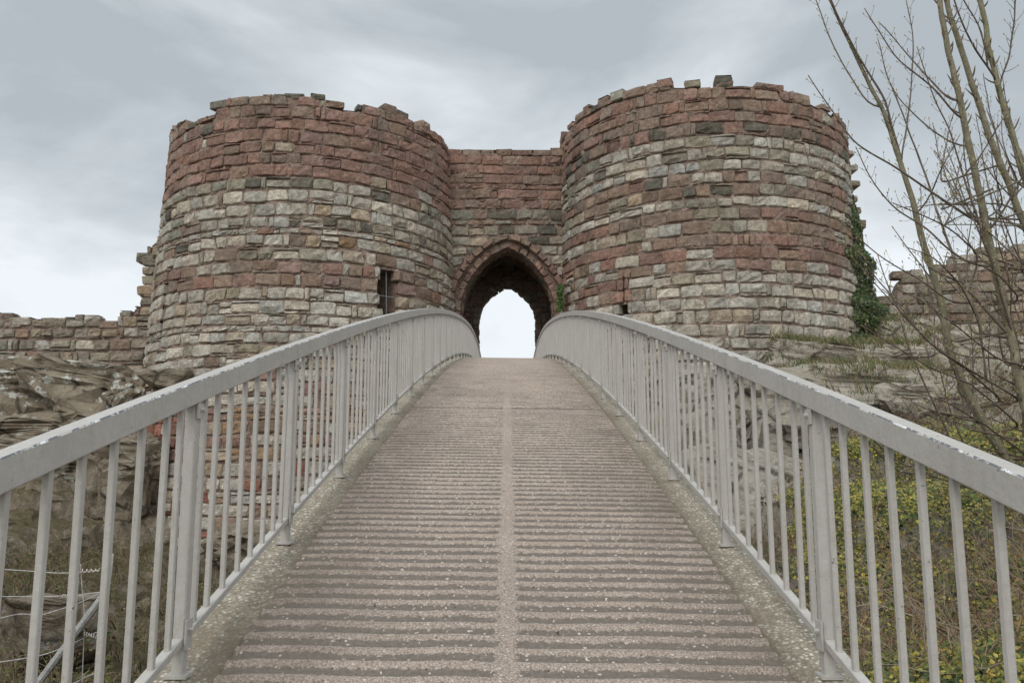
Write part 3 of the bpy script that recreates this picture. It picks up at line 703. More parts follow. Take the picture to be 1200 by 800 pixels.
# inner wall with the second, ragged arch
IY = 51.2
def pz(x, y): p = at(x, y, IY); return (p[0], p[2])
ip = [pz(x, y) for (x, y) in [(592, 335), (600, 338), (606, 342), (612, 347), (617, 353), (621, 359), (624, 366), (625.5, 375)]]
ip = [(x+0.12, z) for x, z in ip]; ip[0] = (0, ip[0][1]); inner = arch_pts(ip, FL-0.2); pi_ = Path(inner)
gi_out = np.array([pi_(q, 0.40) for q in pi_.L]).reshape(-1, 2); gi_in = np.array([pi_(q, 0.06) for q in pi_.L]).reshape(-1, 2)
def ifn(s, z, d): s = np.asarray(s, float); return np.c_[s, IY-np.asarray(d)+0*s, np.asarray(z, float)]
mb = MB()
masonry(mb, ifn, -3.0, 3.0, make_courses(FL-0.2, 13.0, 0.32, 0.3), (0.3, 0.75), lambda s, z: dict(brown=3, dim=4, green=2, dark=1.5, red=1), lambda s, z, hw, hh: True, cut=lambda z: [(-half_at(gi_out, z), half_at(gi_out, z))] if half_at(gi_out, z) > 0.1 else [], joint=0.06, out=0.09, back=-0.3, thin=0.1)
core(mb, ifn, -3.1, 3.1, 0.1, FL-0.2, 13.2, 0.1, lambda s, z: abs(s) > half_at(gi_in, z))
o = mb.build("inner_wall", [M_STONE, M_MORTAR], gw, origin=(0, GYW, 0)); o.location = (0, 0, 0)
ring("inner_arch", -0.02, 0.42, 0.10, (0.26, 0.42), dict(dim=5, brown=3, green=2, dark=1), pi_, IY-0.02, gw).location = (0, 0, 0)
mb = MB(); masonry(mb, rfn(pi_, IY+0.05), 0.0, pi_.L[-1], [(0, 0.5), (0.5, 1.0)], (0.3, 0.5), lambda s, z: dict(brown=3, dim=4, dark=1), lambda s, z, a, b: True, joint=0.02, out=-0.02, back=-0.1, thin=0, wave=0)
o = mb.build("inner_reveal", M_STONE, gw, origin=(0, GYW, 0)); o.location = (0, 0, 0)

# ---------------------------------------------------------------- curtain walls
def curtain(name, x0, x1, Y0, Y1, prof, pal, base, label, wr, ch, sideprof=None):
    """wall from (x0,Y0) to (x1,Y1) in plan, thickness 1.6, top read off the skyline profile"""
    L = math.hypot(x1-x0, Y1-Y0); tx, ty = (x1-x0)/L, (Y1-Y0)/L; nx_, ny_ = ty, -tx       # outward normal towards the camera
    def fn(s, z, d):
        s = np.asarray(s, float); d = np.asarray(d, float); return np.c_[x0+tx*s+nx_*d, Y0+ty*s+ny_*d, np.asarray(z, float)+0*s]
    px = np.array([p[0] for p in prof], float); py = np.array([p[1] for p in prof], float)
    TS = np.linspace(0, L, 400); TZ = []
    for s in TS:
        X = x0+tx*s; Y = Y0+ty*s; z = 8
        for _ in range(5): y = np.interp(CX+F*X/(Y*CP+z*SP), px, py); z = zat(y, Y)
        TZ.append(z)
    TZ = np.array(TZ); tz = lambda s: np.interp(s, TS, TZ); wn = max(1, int(0.3/(L/399))); TE = np.array([TZ[max(0, i-wn):i+wn+1].min() for i in range(400)]); te = lambda s: np.interp(s, TS, TE)
    mb = MB()
    masonry(mb, fn, 0, L, make_courses(base, TZ.max()+0.5, ch, 0.14), wr, pal, lambda s, z, hw, hh: z+hh*0.5 <= tz(s), joint=0.05, out=0.07, back=-0.35, thin=0.15)
    core(mb, fn, 0, L, 0.2, base, TZ.max()+0.5, 0.2, lambda s, z: True, top=lambda s: te(s)-0.2)
    n = 200; ss = np.linspace(0, L, n); A = fn(ss, te(ss)-0.25, np.zeros(n)); B = fn(ss, te(ss)-0.25, np.full(n, -1.6)); C_ = fn(ss, np.full(n, base), np.full(n, -1.6))
    mb.add(np.r_[A, B, C_], [(i, i+1, i+1+n, i+n) for i in range(n-1)]+[(i+n, i+1+n, i+1+2*n, i+2*n) for i in range(n-1)], (1, 1, 1), 1)
    s = 0
    while s < L-0.5:
        w = rng.uniform(0.5, 1.1); z = float(tz(s+w/2)); h = rng.uniform(0.3, 0.5); k, c = pick(dict(dim=4, green=2, brown=2, dark=1, grey=1))
        if rng.random() < 0.85:
            stone(mb, fn, s, s+w, z-0.45, z-0.28+h, k, c, 0.05, 0.05, -0.7)
            mb.add(fn(np.array([s+.05, s+w-.05, s+w-.05, s+.05]), np.full(4, z-0.31+h), np.array([0.02, 0.02, -.7, -.7])), [(0, 1, 2, 3)], c)
        s += w
    o = mb.build(name, [M_STONE, M_MORTAR], origin=(x0, Y0, 0)); tag(o, label, "castle wall"); return o
DIM = dict(dim=6, grey=1.6, brown=1.0, buff=1.6, green=1.5)
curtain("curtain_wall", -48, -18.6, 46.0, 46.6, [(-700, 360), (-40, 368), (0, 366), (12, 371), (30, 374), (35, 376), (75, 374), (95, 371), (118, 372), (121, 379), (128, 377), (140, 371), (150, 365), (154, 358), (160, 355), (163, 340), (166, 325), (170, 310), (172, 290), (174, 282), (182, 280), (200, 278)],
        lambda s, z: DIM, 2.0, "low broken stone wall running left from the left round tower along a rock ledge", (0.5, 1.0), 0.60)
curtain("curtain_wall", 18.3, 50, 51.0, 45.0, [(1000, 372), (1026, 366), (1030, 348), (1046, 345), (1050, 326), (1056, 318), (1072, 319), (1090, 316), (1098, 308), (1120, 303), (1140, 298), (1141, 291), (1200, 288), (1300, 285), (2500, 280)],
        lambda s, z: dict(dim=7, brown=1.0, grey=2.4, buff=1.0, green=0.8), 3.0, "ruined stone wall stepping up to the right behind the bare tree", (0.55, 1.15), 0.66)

# ---------------------------------------------------------------- rock outcrops
def rock(pos, size, rot, label, group=None, lich=0.3, seed=1, sub=5, box=0.45, bedk=1.0):
    import bmesh
    bm = bmesh.new(); bmesh.ops.create_icosphere(bm, subdivisions=sub, radius=1)
    V = np.array([v.co[:] for v in bm.verts]); Fs = [[v.index for v in f.verts] for f in bm.faces]; bm.free()
    r = np.random.default_rng(seed)
    # box-like body, cut by a few planes
    V = np.sign(V)*np.abs(V)**box; V /= np.maximum(np.abs(V).max(axis=1), 1e-6)[:, None]**0.6
    for _ in range(7):
        nrm = r.normal(size=3); nrm[2] *= 0.6; nrm /= np.linalg.norm(nrm); d = r.uniform(0.72, 1.0); t = V@nrm-d; V = V-np.where(t > 0, t, 0)[:, None]*nrm*0.92
    P = V*np.array(size)
    ca, sa = math.cos(rot[2]), math.sin(rot[2])
    # beds: horizontal steps in the sides
    bed = P[:, 2]/(0.55); fl = np.floor(bed+0.3*np.sin(P[:, 0]*0.7+seed)); cr_ = r.normal(size=3)*0.5; hh = np.sin(fl*12.9898+seed)*43758.5453; hh = hh-np.floor(hh); fr = bed+0.3*np.sin(P[:, 0]*0.7+seed)-fl
    k = 1+bedk*((hh-0.5)*0.20)-bedk*0.10*np.exp(-(fr/0.12)**2)
    jt = np.abs(((P[:, 0]+0.25*P[:, 1]+0.2*P[:, 2])/1.7+hh*3) % 1.0-0.5); k = k-bedk*0.09*np.exp(-(jt/0.035)**2)
    P[:, 0] *= k; P[:, 1] *= k
    nz = np.array([vn(p[0]*0.9+seed, p[1]*0.9, p[2]*1.1)*0.38+vn(p[0]*2.6, p[1]*2.6+seed, p[2]*3.4)*0.20+vn(p[0]*7, p[1]*7, p[2]*8+seed)*0.07 for p in P])
    N_ = P/np.linalg.norm(P, axis=1)[:, None]; P = P+N_*nz[:, None]*min(1.6, max(size)*0.45)*(0.55+0.45*bedk)
    cx_, sx_ = math.cos(rot[0]), math.sin(rot[0]); cy_, sy_ = math.cos(rot[1]), math.sin(rot[1])
    Rx = np.array([[1, 0, 0], [0, cx_, -sx_], [0, sx_, cx_]]); Ry = np.array([[cy_, 0, sy_], [0, 1, 0], [-sy_, 0, cy_]]); Rz = np.array([[ca, -sa, 0], [sa, ca, 0], [0, 0, 1]])
    P = P@(Rz@Ry@Rx).T
    mb = MB(); mb.add(P+np.array(pos), Fs, (lich, 0, 0))
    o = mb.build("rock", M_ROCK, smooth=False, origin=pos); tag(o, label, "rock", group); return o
def rk(x, y, Y, size, rot, label, lich=0.3, seed=1, box=0.45):
    p = at(x, y, Y); far_right = x > 900 and Y > 20
    if far_right: p = (p[0], p[1]-0.5, p[2]+0.30); size = tuple(1.12*q for q in size)
    return rock(p, size, rot, label, "rocks below the castle walls", lich, seed, 5, 0.36 if x < 140 and Y > 30 else box, 0.35 if far_right else 1.0)
rk(22, 470, 43.6, (3.6, 2.6, 2.2), (0.1, 0.05, 0.2), "big white-lichened block of rock at the left edge below the low wall", 1.0, 11)
rk(112, 468, 42.6, (3.7, 2.6, 1.75), (0.05, 0.16, -0.1), "broad overhanging slab of rock with white lichen blotches next to the left tower's foot", 1.0, 23)
rk(60, 515, 41.5, (4.0, 2.4, 1.3), (0.2, -0.1, 0.1), "layered dark rock ledge beneath the two lichened blocks", 0.4, 31)
rk(20, 560, 39.0, (4.2, 2.4, 1.9), (0.25, 0.08, 0.3), "mossy rock shelf low on the left bank, above the scrub", 0.5, 37)
rk(150, 575, 38.6, (1.8, 1.8, 2.4), (0.1, 0.1, 0.3), "upright rock leaning on the left corner of the left tower", 0.2, 41)
rk(196, 447, 38.3, (1.15, 0.7, 0.5), (0.0, -0.06, 0.0), "pale weathered boulder built into the foot of the left tower", 0.1, 43)
rk(318, 690, 33.0, (2.6, 2.2, 2.3), (0.1, 0.1, 0.2), "smooth buff rock at the bridge side below the left tower", 0.1, 47)
rk(958, 434, 37.6, (2.3, 1.6, 0.75), (0.15, 0.12, 0.1), "jagged pale ledge right under the masonry of the right tower", 0.1, 51)
rk(985, 482, 34.5, (4.2, 2.3, 1.35), (0.25, 0.05, -0.05), "large smooth grey rock slab under the grassy ledge by the right tower", 0.1, 53)
rk(1045, 448, 38.5, (3.2, 2.0, 1.2), (0.1, -0.05, 0.2), "rounded grey boulder on the grassy ledge below the tower ivy", 0.1, 57)
rk(1072, 412, 43.0, (2.3, 1.6, 1.1), (0.2, 0.1, 0.3), "pale boulder at the foot of the right-hand ruined wall", 0.1, 59)
rk(1150, 440, 38.0, (3.4, 2.4, 1.3), (0.1, 0.05, 0.1), "flat-topped rock behind the tree stems", 0.1, 61)
rk(1130, 500, 30.0, (3.4, 2.2, 0.9), (0.1, 0.05, 0.4), "half-buried grey rock among brown twigs behind the tree", 0.1, 67)
rk(880, 520, 34.2, (2.6, 2.2, 2.7), (0.0, 0.1, 0.3), "craggy cracked rock face seen through the right railing below the right tower", 0.2, 71)
rk(820, 500, 35.6, (2.6, 2.0, 2.4), (0.1, 0.0, -0.2), "steep rock bluff under the right tower nearest the bridge", 0.1, 73)
rk(905, 610, 27.5, (2.4, 2.0, 1.6), (0.1, 0.15, 0.4), "mossy split rock low down between the right railing and the ivy bank", 0.4, 79)
rk(800, 600, 33.0, (2.5, 2.0, 2.2), (0.1, 0.0, 0.2), "shadowed lower rock in the ditch right of the bridge", 0.1, 83)
rk(62, 735, 14.5, (0.9, 0.8, 0.6), (0.1, 0.15, 0.4), "pale stone in the scrub behind the wire fence", 0.3, 97)
#rk(170, 765, 12.5, (1.0, 0.8, 0.5), (0.1, 0.05, 0.1), "flat dark stone below the left railing, right of the rusty fence post", 0.1, 98)
#rk(20, 790, 11.0, (1.0, 0.8, 0.55), (0.1, -0.1, 0.3), "squarish rock at the very bottom left behind the fence wires", 0.2, 99)
rk(945, 770, 12.6, (0.55, 0.5, 0.35), (0.1, 0.15, 0.4), "small pale stone at the bottom of the ivy bank beside the bridge", 0.6, 89)

# ---------------------------------------------------------------- footbridge
bridge = empty("footbridge", (0, 0, float(deck_z(0)))); tag(bridge, "narrow arched footbridge with a ribbed pinkish concrete walkway climbing to the castle gate", "bridge")
def under(o): o.parent = bridge; o.location = (0, 0, -float(deck_z(0))); return o
PER = 0.117
def rib_profile(Y): t = (Y/PER) % 1.0; return 0.5+0.5*np.cos(2*math.pi*t)
ya = np.arange(0.5, 30, PER/8); yb = np.r_[np.arange(BR0, 0.5, 0.06), ya, np.arange(30, BR1+0.01, 0.06)]
xcol = np.array([-1.10, -1.09, -1.0, -0.8, -0.6, -0.4, -0.2, -0.07, -0.045, 0, 0.045, 0.07, 0.2, 0.4, 0.6, 0.8, 1.0, 1.09, 1.10])
X, Y = np.meshgrid(xcol, yb); r = rib_profile(Y+0.004*np.sin(X*9)+0.004*np.sin(X*23+Y))
ctr_ = np.exp(-(X/0.05)**4); rr = np.maximum(r, ctr_); edge_d = (np.abs(X) > 1.08)
Z = deck_z(Y)+rr*0.016+rng.normal(0, 0.0012, X.shape)-edge_d*0.004
joint = np.zeros_like(X)
for yj in (1.2, 9.6, 18.2, 26.8): joint = np.maximum(joint, np.exp(-((Y-yj)/0.018)**4))
Z -= joint*0.012+FALL*X
mb = MB(); nx = len(xcol); ii = (np.arange(len(yb)-1)[:, None]*nx+np.arange(nx-1)[None, :]).ravel()
mb.add(np.c_[X.ravel(), Y.ravel(), Z.ravel()], np.c_[ii, ii+1, ii+1+nx, ii+nx].tolist(), np.c_[rr.ravel(), rr.ravel(), joint.ravel()])
under(mb.build("walkway", M_DECK, smooth=True))
for sg in (-1, 1):
    mb = MB(); yk = np.arange(BR0, BR1, 0.08); xk = np.array([1.101, 1.115, 1.16, 1.25, 1.36, 1.385, 1.385]); zk = np.array([-0.008, -0.016, -0.014, 0.002, 0.004, -0.015, -0.30])
    X, Y = np.meshgrid(xk, yk); Z = deck_z(Y)+zk[None, :]+rng.normal(0, 0.0025, X.shape); Z[:, 0] = deck_z(yk)-0.012; Z = Z-FALL*sg*X
    dirt = np.broadcast_to(np.array([1.0, 0.9, 0.55, 0.12, 0.1, 0.3, 0.6])[None, :], X.shape)
    nx = len(xk); ii = (np.arange(len(yk)-1)[:, None]*nx+np.arange(nx-1)[None, :]).ravel(); q = np.c_[ii, ii+1, ii+1+nx, ii+nx]
    mb.add(np.c_[sg*X.ravel(), Y.ravel(), Z.ravel()], (q if sg > 0 else q[:, ::-1]).tolist(), np.c_[dirt.ravel(), dirt.ravel(), dirt.ravel()])
    under(mb.build("kerb", M_KERB, smooth=True))
mb = MB(); yk = np.arange(BR0, BR1, 0.4); sec = [(-1.35, -0.30), (-1.35, -0.42), (-0.8, -0.50), (-0.8, -1.05), (0.8, -1.05), (0.8, -0.50), (1.35, -0.42), (1.35, -0.30)]; n = len(sec)
V = [(x, y, float(deck_z(y))+z-FALL*x) for y in yk for (x, z) in sec]
mb.add(V, [(i*n+j, i*n+(j+1) % n, (i+1)*n+(j+1) % n, (i+1)*n+j) for i in range(len(yk)-1) for j in range(n)]); under(mb.build("beam", M_CONC))
for (nm, c_, h_) in (("abutment", (0, -0.9, -3.2), (1.9, 1.9, 1.15)), ("abutment", (0, 42.3, 0.6), (1.9, 1.0, 1.9)), ("pier", (0, 21, -3.2), (0.7, 0.45, 5.0))): mb = MB(); mb.box(c_, h_); under(mb.build(nm, M_CONC))

# ---------------------------------------------------------------- railings
XR = 1.25; BAY = 1.47; P0 = 3.30-3*BAY
OFFS = [0.12, 0.26, 0.45, 0.64, 0.83, 1.02, 1.21, 1.35]
def railing(sg, label):
    root = empty("metal_railing", (sg*XR, 0, float(deck_z(0))-sg*FALL*XR)); tag(root, label, "railing")
    inv = (-sg*XR, 0, -float(deck_z(0)))
    def put(o, parent=root): o.parent = parent; o.location = inv if parent is root else (0, 0, 0); return o
    sh = 0.055*(sg > 0)
    posts = [P0+sh+i*BAY for i in range(60) if P0+sh+i*BAY < BR1-0.2]
    def sweep(name, sec, z0, y0, y1, mat, mbk=None, gaps=False):
        m = mbk or MB(); ys_ = np.arange(y0, y1+0.001, 0.245); n = len(sec)
        dz = np.gradient(deck_z(ys_), ys_); nn = np.sqrt(1+dz**2)
        V = [(sg*XR+a, y-b*d/q, float(deck_z(y))+z0+b/q) for y, d, q in zip(ys_, dz, nn) for (a, b) in sec]
        f = [(i*n+j, i*n+(j+1) % n, (i+1)*n+(j+1) % n, (i+1)*n+j) for i in range(len(ys_)-1) for j in range(n)]+[tuple(range(n-1, -1, -1)), tuple((len(ys_)-1)*n+j for j in range(n))]
        m.add(V, f); return m
    def sec(w, h, b): return [(-w+b, -h), (w-b, -h), (w, -h+b), (w, h-b), (w-b, h), (-w+b, h), (-w, h-b), (-w, -h+b)]
    m = MB()
    for k in range(0, len(posts), 2):                     # the handrail comes in welded lengths with a hairline joint over every second post
        a = posts[k] if k else posts[0]-0.1; b = posts[k+2]-0.004 if k+2 < len(posts) else posts[-1]+0.3
        n = max(1, round((b-a)/0.245)); ysx = np.linspace(a, b, n+1); s_ = sec(0.031, 0.045, 0.005); c = len(s_)
        dz = (deck_z(ysx+.01)-deck_z(ysx-.01))/.02; q = np.sqrt(1+dz**2)
        V = [(sg*XR+u, y-v*d/g, float(deck_z(y))+1.086+v/g) for y, d, g in zip(ysx, dz, q) for (u, v) in s_]
        m.add(V, [(i*c+j, i*c+(j+1) % c, (i+1)*c+(j+1) % c, (i+1)*c+j) for i in range(n) for j in range(c) if j not in (3, 5)]+[tuple(range(c-1, -1, -1)), tuple(n*c+j for j in range(c))])
        m.add(V, [(i*c+j, i*c+(j+1) % c, (i+1)*c+(j+1) % c, (i+1)*c+j) for i in range(n) for j in (3, 5)], (1, 1, 1), 1)
    put(m.build("handrail", [M_PAINT, M_EDGE]))
    m = MB()
    for k in range(len(posts)-1):                          # bottom rail: one flat length per bay
        a = posts[k]+0.031; b = posts[k+1]-0.031; s_ = sec(0.020, 0.0165, 0.003); c = len(s_); ysx = np.array([a, b])
        d = (deck_z(b)-deck_z(a))/(b-a)
        V = [(sg*XR+u, y, float(deck_z(y))+0.135+v) for y in ysx for (u, v) in s_]
        m.add(V, [(j, (j+1) % c, c+(j+1) % c, c+j) for j in range(c)]+[tuple(range(c-1, -1, -1)), tuple(c+j for j in range(c))])
    put(m.build("bottom_rail", M_PAINT))
    # post (shared mesh), with bolted plates as sub-parts
    def proto(name, fill):
        m = MB(); fill(m); me = m.build(name, M_PAINT); S.collection.objects.unlink(me); d = me.data; bpy.data.objects.remove(me); return d
    pm = proto("post", lambda m: (m.box((0, 0, 0.50), (0.0225, 0.025, 0.55), bev=0.005), m.box((0, 0, 0.004), (0.042, 0.042, 0.006))))
    bm_ = proto("bolt_plate", lambda m: (m.box((-sg*0.0285, 0, 0.155), (0.004, 0.030, 0.055)), m.tube([(-sg*0.030, 0, 0.17), (-sg*0.050, 0, 0.17)], 0.012, 6)))
    bk_ = proto("bracket", lambda m: (m.box((-sg*0.0285, 0, 1.005), (0.004, 0.028, 0.030)), m.tube([(-sg*0.030, 0, 1.01), (-sg*0.048, 0, 1.01)], 0.010, 6)))
    bar = proto("baluster", lambda m: m.box((0, 0, 0.60), (0.0105, 0.0125, 0.466), bev=0.003))
    for y in posts:
        o = bpy.data.objects.new("post", pm); link(o, root); o.location = (0, y, float(deck_z(y)-deck_z(0)))
        if y < 22:
            p = bpy.data.objects.new("bolt_plate", bm_); link(p, o); p = bpy.data.objects.new("bracket", bk_); link(p, o)
    bars = []
    for k in range(len(posts)-1):
        for q in OFFS: bars.append(posts[k]+q+rng.normal(0, 0.002))
    vis = [y for y in bars if y > 1.6][:100]; first = set(vis)
    rest = MB()
    for y in bars:
        if y in first:
            o = bpy.data.objects.new("baluster", bar); link(o, root); o.location = (0, y, float(deck_z(y)-deck_z(0))); o.rotation_euler = (rng.normal(0, 0.003), rng.normal(0, 0.003), rng.normal(0, 0.03))
        else: rest.box((sg*XR, y, float(deck_z(y))+0.60), (0.0105, 0.0125, 0.466), bev=0.003)
    put(tag(rest.build("baluster", M_PAINT), kind="stuff"))
railing(-1, "grey painted metal railing along the left edge of the footbridge")
railing(1, "grey painted metal railing on the bridge's right edge, in front of the bare tree")

# ---------------------------------------------------------------- foliage helpers
def leaves(mb, P, N_, size, cols, droop=0.5, heart=True):
    """small five-pointed ivy leaves: P positions, N_ facing normals"""
    n = len(P)
    for i in range(n):
        nn = N_[i]+rng.normal(0, 0.45, 3); nn[2] += 0.25; nn /= np.linalg.norm(nn)
        t = np.cross(nn, (0.1, 0.2, 1)); t /= np.linalg.norm(t)+1e-9; b = np.cross(nn, t)
        a = rng.normal(0, 0.9); t, b = t*math.cos(a)+b*math.sin(a), -t*math.sin(a)+b*math.cos(a)
        s_ = size*rng.uniform(0.6, 1.3); c = np.array(cols[rng.integers(len(cols))])*rng.uniform(0.7, 1.3)
        p = P[i]; k = 0.15*s_
        V = [p-b*s_*0.9, p-t*s_*0.75-b*0.1*s_+nn*k, p-t*s_*0.35+b*s_*0.55+nn*k*.5, p+b*s_*0.45+nn*-k, p+t*s_*0.35+b*s_*0.55+nn*k*.5, p+t*s_*0.75-b*0.1*s_+nn*k]
        mb.add(V, [(0, 3, 2, 1), (0, 5, 4, 3)], c)
IVY = [(0.045, 0.085, 0.022), (0.06, 0.11, 0.03), (0.035, 0.06, 0.018), (0.09, 0.12, 0.035)]
IVYY = [(0.30, 0.26, 0.045), (0.24, 0.22, 0.045), (0.17, 0.17, 0.04), (0.065, 0.09, 0.028), (0.34, 0.27, 0.06), (0.09, 0.115, 0.032), (0.05, 0.07, 0.025)]
# ivy down the right side of the right tower
P = []; Nn = []
HZ = [zat(412, 42.9), zat(370, 42.9), zat(330, 42.9), zat(290, 42.9), zat(255, 42.9), zat(228, 42.9)]
HD = [1.75, 1.4, 1.1, 0.85, 0.6, 0.2]; HA = [47, 50, 52, 53, 57, 66]
while len(P) < 15000:
    z = rng.uniform(HZ[0]-0.9*rng.random()**2, HZ[-1]); dm = np.interp(z, HZ, HD)*(1+0.35*vn(z*0.9, 3.1)); a0 = np.interp(z, HZ, HA)+13*vn(z*1.3, 7.7)+5*vn(z*4.1, 2.7)
    a = rng.uniform(a0, 112); q = min(1.0, max(0.0, (a-a0)/28))
    d = 0.10+dm*q*(0.70+0.30*rng.random()+0.25*vn(a*0.15, z*1.6))*(1 if rng.random() < .8 else rng.random())
    P.append(fn_R(np.array([math.radians(a)*8]), np.array([z+rng.normal(0, .05)]), np.array([d]))[0]); Nn.append((math.sin(math.radians(a-35)), -math.cos(math.radians(a-35)), 0.15))
mb2 = MB(); leaves(mb2, np.array(P), np.array(Nn, float), 0.092, IVY+[(0.028, 0.045, 0.016), (0.07, 0.075, 0.03), (0.12, 0.11, 0.05)])
ivy = empty("ivy", at(1012, 412, 42.5)); tag(ivy, "dark green ivy hanging down the outer edge of the right round tower", "ivy")
def rel(o, root): o.parent = root; o.location = tuple(-v for v in root.location); return o
rel(mb2.build("foliage", M_LEAF), ivy)
mb2 = MB()
for k in range(7):
    zz_ = np.linspace(HZ[0]-0.4, HZ[-1]-rng.uniform(0.3, 3.5), 26); aa = np.radians(72+k*5+4*np.sin(zz_*1.1+k)); dd_ = np.interp(zz_, HZ, HD)*0.35+0.05
    mb2.tube(fn_R(aa*8, zz_, dd_), np.linspace(0.07, 0.02, 26), 6, (0.13, 0.10, 0.07))
    rel(mb2.build("stem", M_BARK), ivy); mb2 = MB()
mb = MB()
def blob(mb, p, s, col):
    fnb = lambda s_, z, d: np.c_[p[0]+np.asarray(s_), p[1]-np.asarray(d)+0*np.asarray(s_), p[2]+np.asarray(z)]
    stone(mb, fnb, -s, s, -s*.6, s*.6, 'grey', col, 0.02, 0.06, -0.9)
for (x, y, q) in [(1007, 262, .42), (996, 178, .3), (999, 196, .33), (1001, 214, .36), (998, 232, .34), (1002, 246, .36)]:
    mb = MB(); blob(mb, at(x, y, 43.3), q, PAL['dim'] if q > .34 else PAL['grey'])
    o = mb.build("loose_stone", M_STONE); o.parent = root_R; o.location = (-RX, -TY, 0)
# small ivy in the gate corner
mb2 = MB(); P = np.array([at(rng.normal(656.5, 1.8), rng.uniform(334, 364), 43.6-rng.random()*0.3) for _ in range(420)]); leaves(mb2, P, np.tile([(-0.3, -1, 0.1)], (len(P), 1)), 0.085, IVY+[(0.12, 0.16, 0.04)])
tag(mb2.build("ivy", M_LEAF, origin=at(657, 364, 43.5)), "small patch of ivy in the corner between the gateway arch and the right tower", "ivy")
# yellow-green ivy over the right bank
mb2 = MB(); P = []; Nn = []
cx_ = [(1005, 560, 45, 75), (1020, 620, 70, 70), (1080, 640, 60, 80), (1150, 600, 60, 90), (985, 690, 45, 50), (1060, 740, 80, 60), (1170, 700, 60, 80), (955, 640, 18, 70), (1100, 560, 60, 40), (1210, 640, 50, 120), (1150, 800, 90, 60), (1050, 830, 80, 60), (1240, 760, 60, 80)]
cand = 0
gxr = rng.uniform(2.6, 15, 320000); gyr = rng.uniform(6.0, 25, 320000); hz = height(gxr, gyr); DD = gyr*CP+hz*SP
pxx = CX+F*gxr/DD; pyy = 400-F*(hz*CP-gyr*SP)/DD
w = np.zeros(len(gxr))
for (a, b, c, d) in cx_: w = np.maximum(w, np.exp(-(((pxx-a)/c)**2+((pyy-b)/d)**2)*0.8))
nz = fbm(gxr, gyr, 1.5, 3, 21)
ok = (w+0.35*nz > 0.45); idx = np.where(ok)[0]; rng.shuffle(idx); idx = idx[:75000]
eps = 0.15
nrx = -(height(gxr[idx]+eps, gyr[idx])-height(gxr[idx]-eps, gyr[idx]))/(2*eps); nry = -(height(gxr[idx], gyr[idx]+eps)-height(gxr[idx], gyr[idx]-eps))/(2*eps)
NN = np.c_[nrx, nry, np.ones(len(idx))]; NN /= np.linalg.norm(NN, axis=1)[:, None]
PP = np.c_[gxr[idx], gyr[idx], hz[idx]]+NN*(0.03+0.30*rng.random((len(idx), 1))**1.5)
yl = pxx[idx] < 1060+rng.normal(0, 40, len(idx))
leaves(mb2, PP[yl], NN[yl]+np.array((0, -0.7, 0)), 0.042, IVYY); leaves(mb2, PP[~yl], NN[~yl]+np.array((0, -0.7, 0)), 0.038, IVYY[1:3]+IVYY[4:]+[(0.12, 0.15, 0.04)])
o = mb2.build("ivy", M_LEAF, origin=(7, 14, -2)); tag(o, "yellow-green ivy spreading over the bank behind the right railing", "ivy")

# ---------------------------------------------------------------- undergrowth
def scrub(name, n, region, hgt, rad, cols, label=None, lean=0.5, leaf=None, seed=5, cond=None, seg=5, branch=2):
    r = np.random.default_rng(seed); mb = MB(); k = 0
    while k < n:
        x = r.uniform(region[0], region[1]); y = r.uniform(region[2], region[3])
        if cond is not None and not cond(x, y, r): continue
        k += 1; z = gz(x, y)-0.05 if n < 50 else None
        h = r.uniform(*hgt); d = r.normal(0, lean, 2); c = np.array(cols[r.integers(len(cols))])*r.uniform(0.7, 1.3)
        yield_pts.append((x, y, h, d, c, r.integers(1 << 30)))
    return mb
def bush(name, mat, n, sampler, hgt, rad, cols, lean=0.5, leafc=None, leafs=0.03, nleaf=0, seed=5, seg=5, branch=3, curl=0.25, sides=3):
    r = np.random.default_rng(seed); pts = [sampler(r) for _ in range(n)]; xy = np.array(pts); zz = height(xy[:, 0], xy[:, 1])-0.05; mb = MB(); LP = []
    for (x, y), z in zip(xy, zz):
        def grow(p, dr, L, ra, lev):
            m = seg if lev == 0 else 4; P = [p]; d = dr
            for _ in range(m):
                d = d+r.normal(0, curl, 3); d[2] -= 0.06*lev; d /= np.linalg.norm(d); P.append(P[-1]+d*L/m)
            c = np.array(cols[r.integers(len(cols))])*r.uniform(0.7, 1.3)
            mb.tube(P, np.linspace(ra, ra*0.35, m+1), sides, c, cap=False)
            if nleaf:
                for q in range(nleaf): LP.append(P[r.integers(1, m+1)]+r.normal(0, 0.04, 3))
            if lev < 1:
                for _ in range(branch): grow(P[r.integers(1, m)], d+r.normal(0, 0.6, 3), L*r.uniform(0.3, 0.6), ra*0.6, lev+1)
        d = np.array((r.normal(0, lean), r.normal(0, lean), 1.0)); d /= np.linalg.norm(d)
        grow(np.array((x, y, z)), d, r.uniform(*hgt), r.uniform(*rad), 0)
    if leafc and LP: leaves(mb, np.array(LP), r.normal(0, 1, (len(LP), 3))+np.array((0, -0.6, 0.4)), leafs, leafc)
    return mb
BR = [(0.15, 0.105, 0.07), (0.20, 0.15, 0.10), (0.10, 0.07, 0.05), (0.24, 0.20, 0.14), (0.17, 0.085, 0.06)]
GR = [(0.08, 0.10, 0.03), (0.11, 0.12, 0.04), (0.06, 0.075, 0.025), (0.13, 0.11, 0.05)]
mb = bush("u", None, 1500, lambda r: (-r.uniform(3.2, 17), r.uniform(9, 34)), (0.35, 1.1), (0.006, 0.014), BR, 0.6, GR, 0.04, 2, 11)
tag(mb.build("undergrowth", M_TWIG), "brown brambles and low green weeds on the left bank", "undergrowth", kind="stuff")
mb = bush("u", None, 1500, lambda r: (-r.uniform(2.6, 8), r.uniform(4.6, 12)), (0.3, 0.9), (0.003, 0.007), BR+[(0.30, 0.22, 0.13)], 0.6, GR, 0.022, 2, 12)
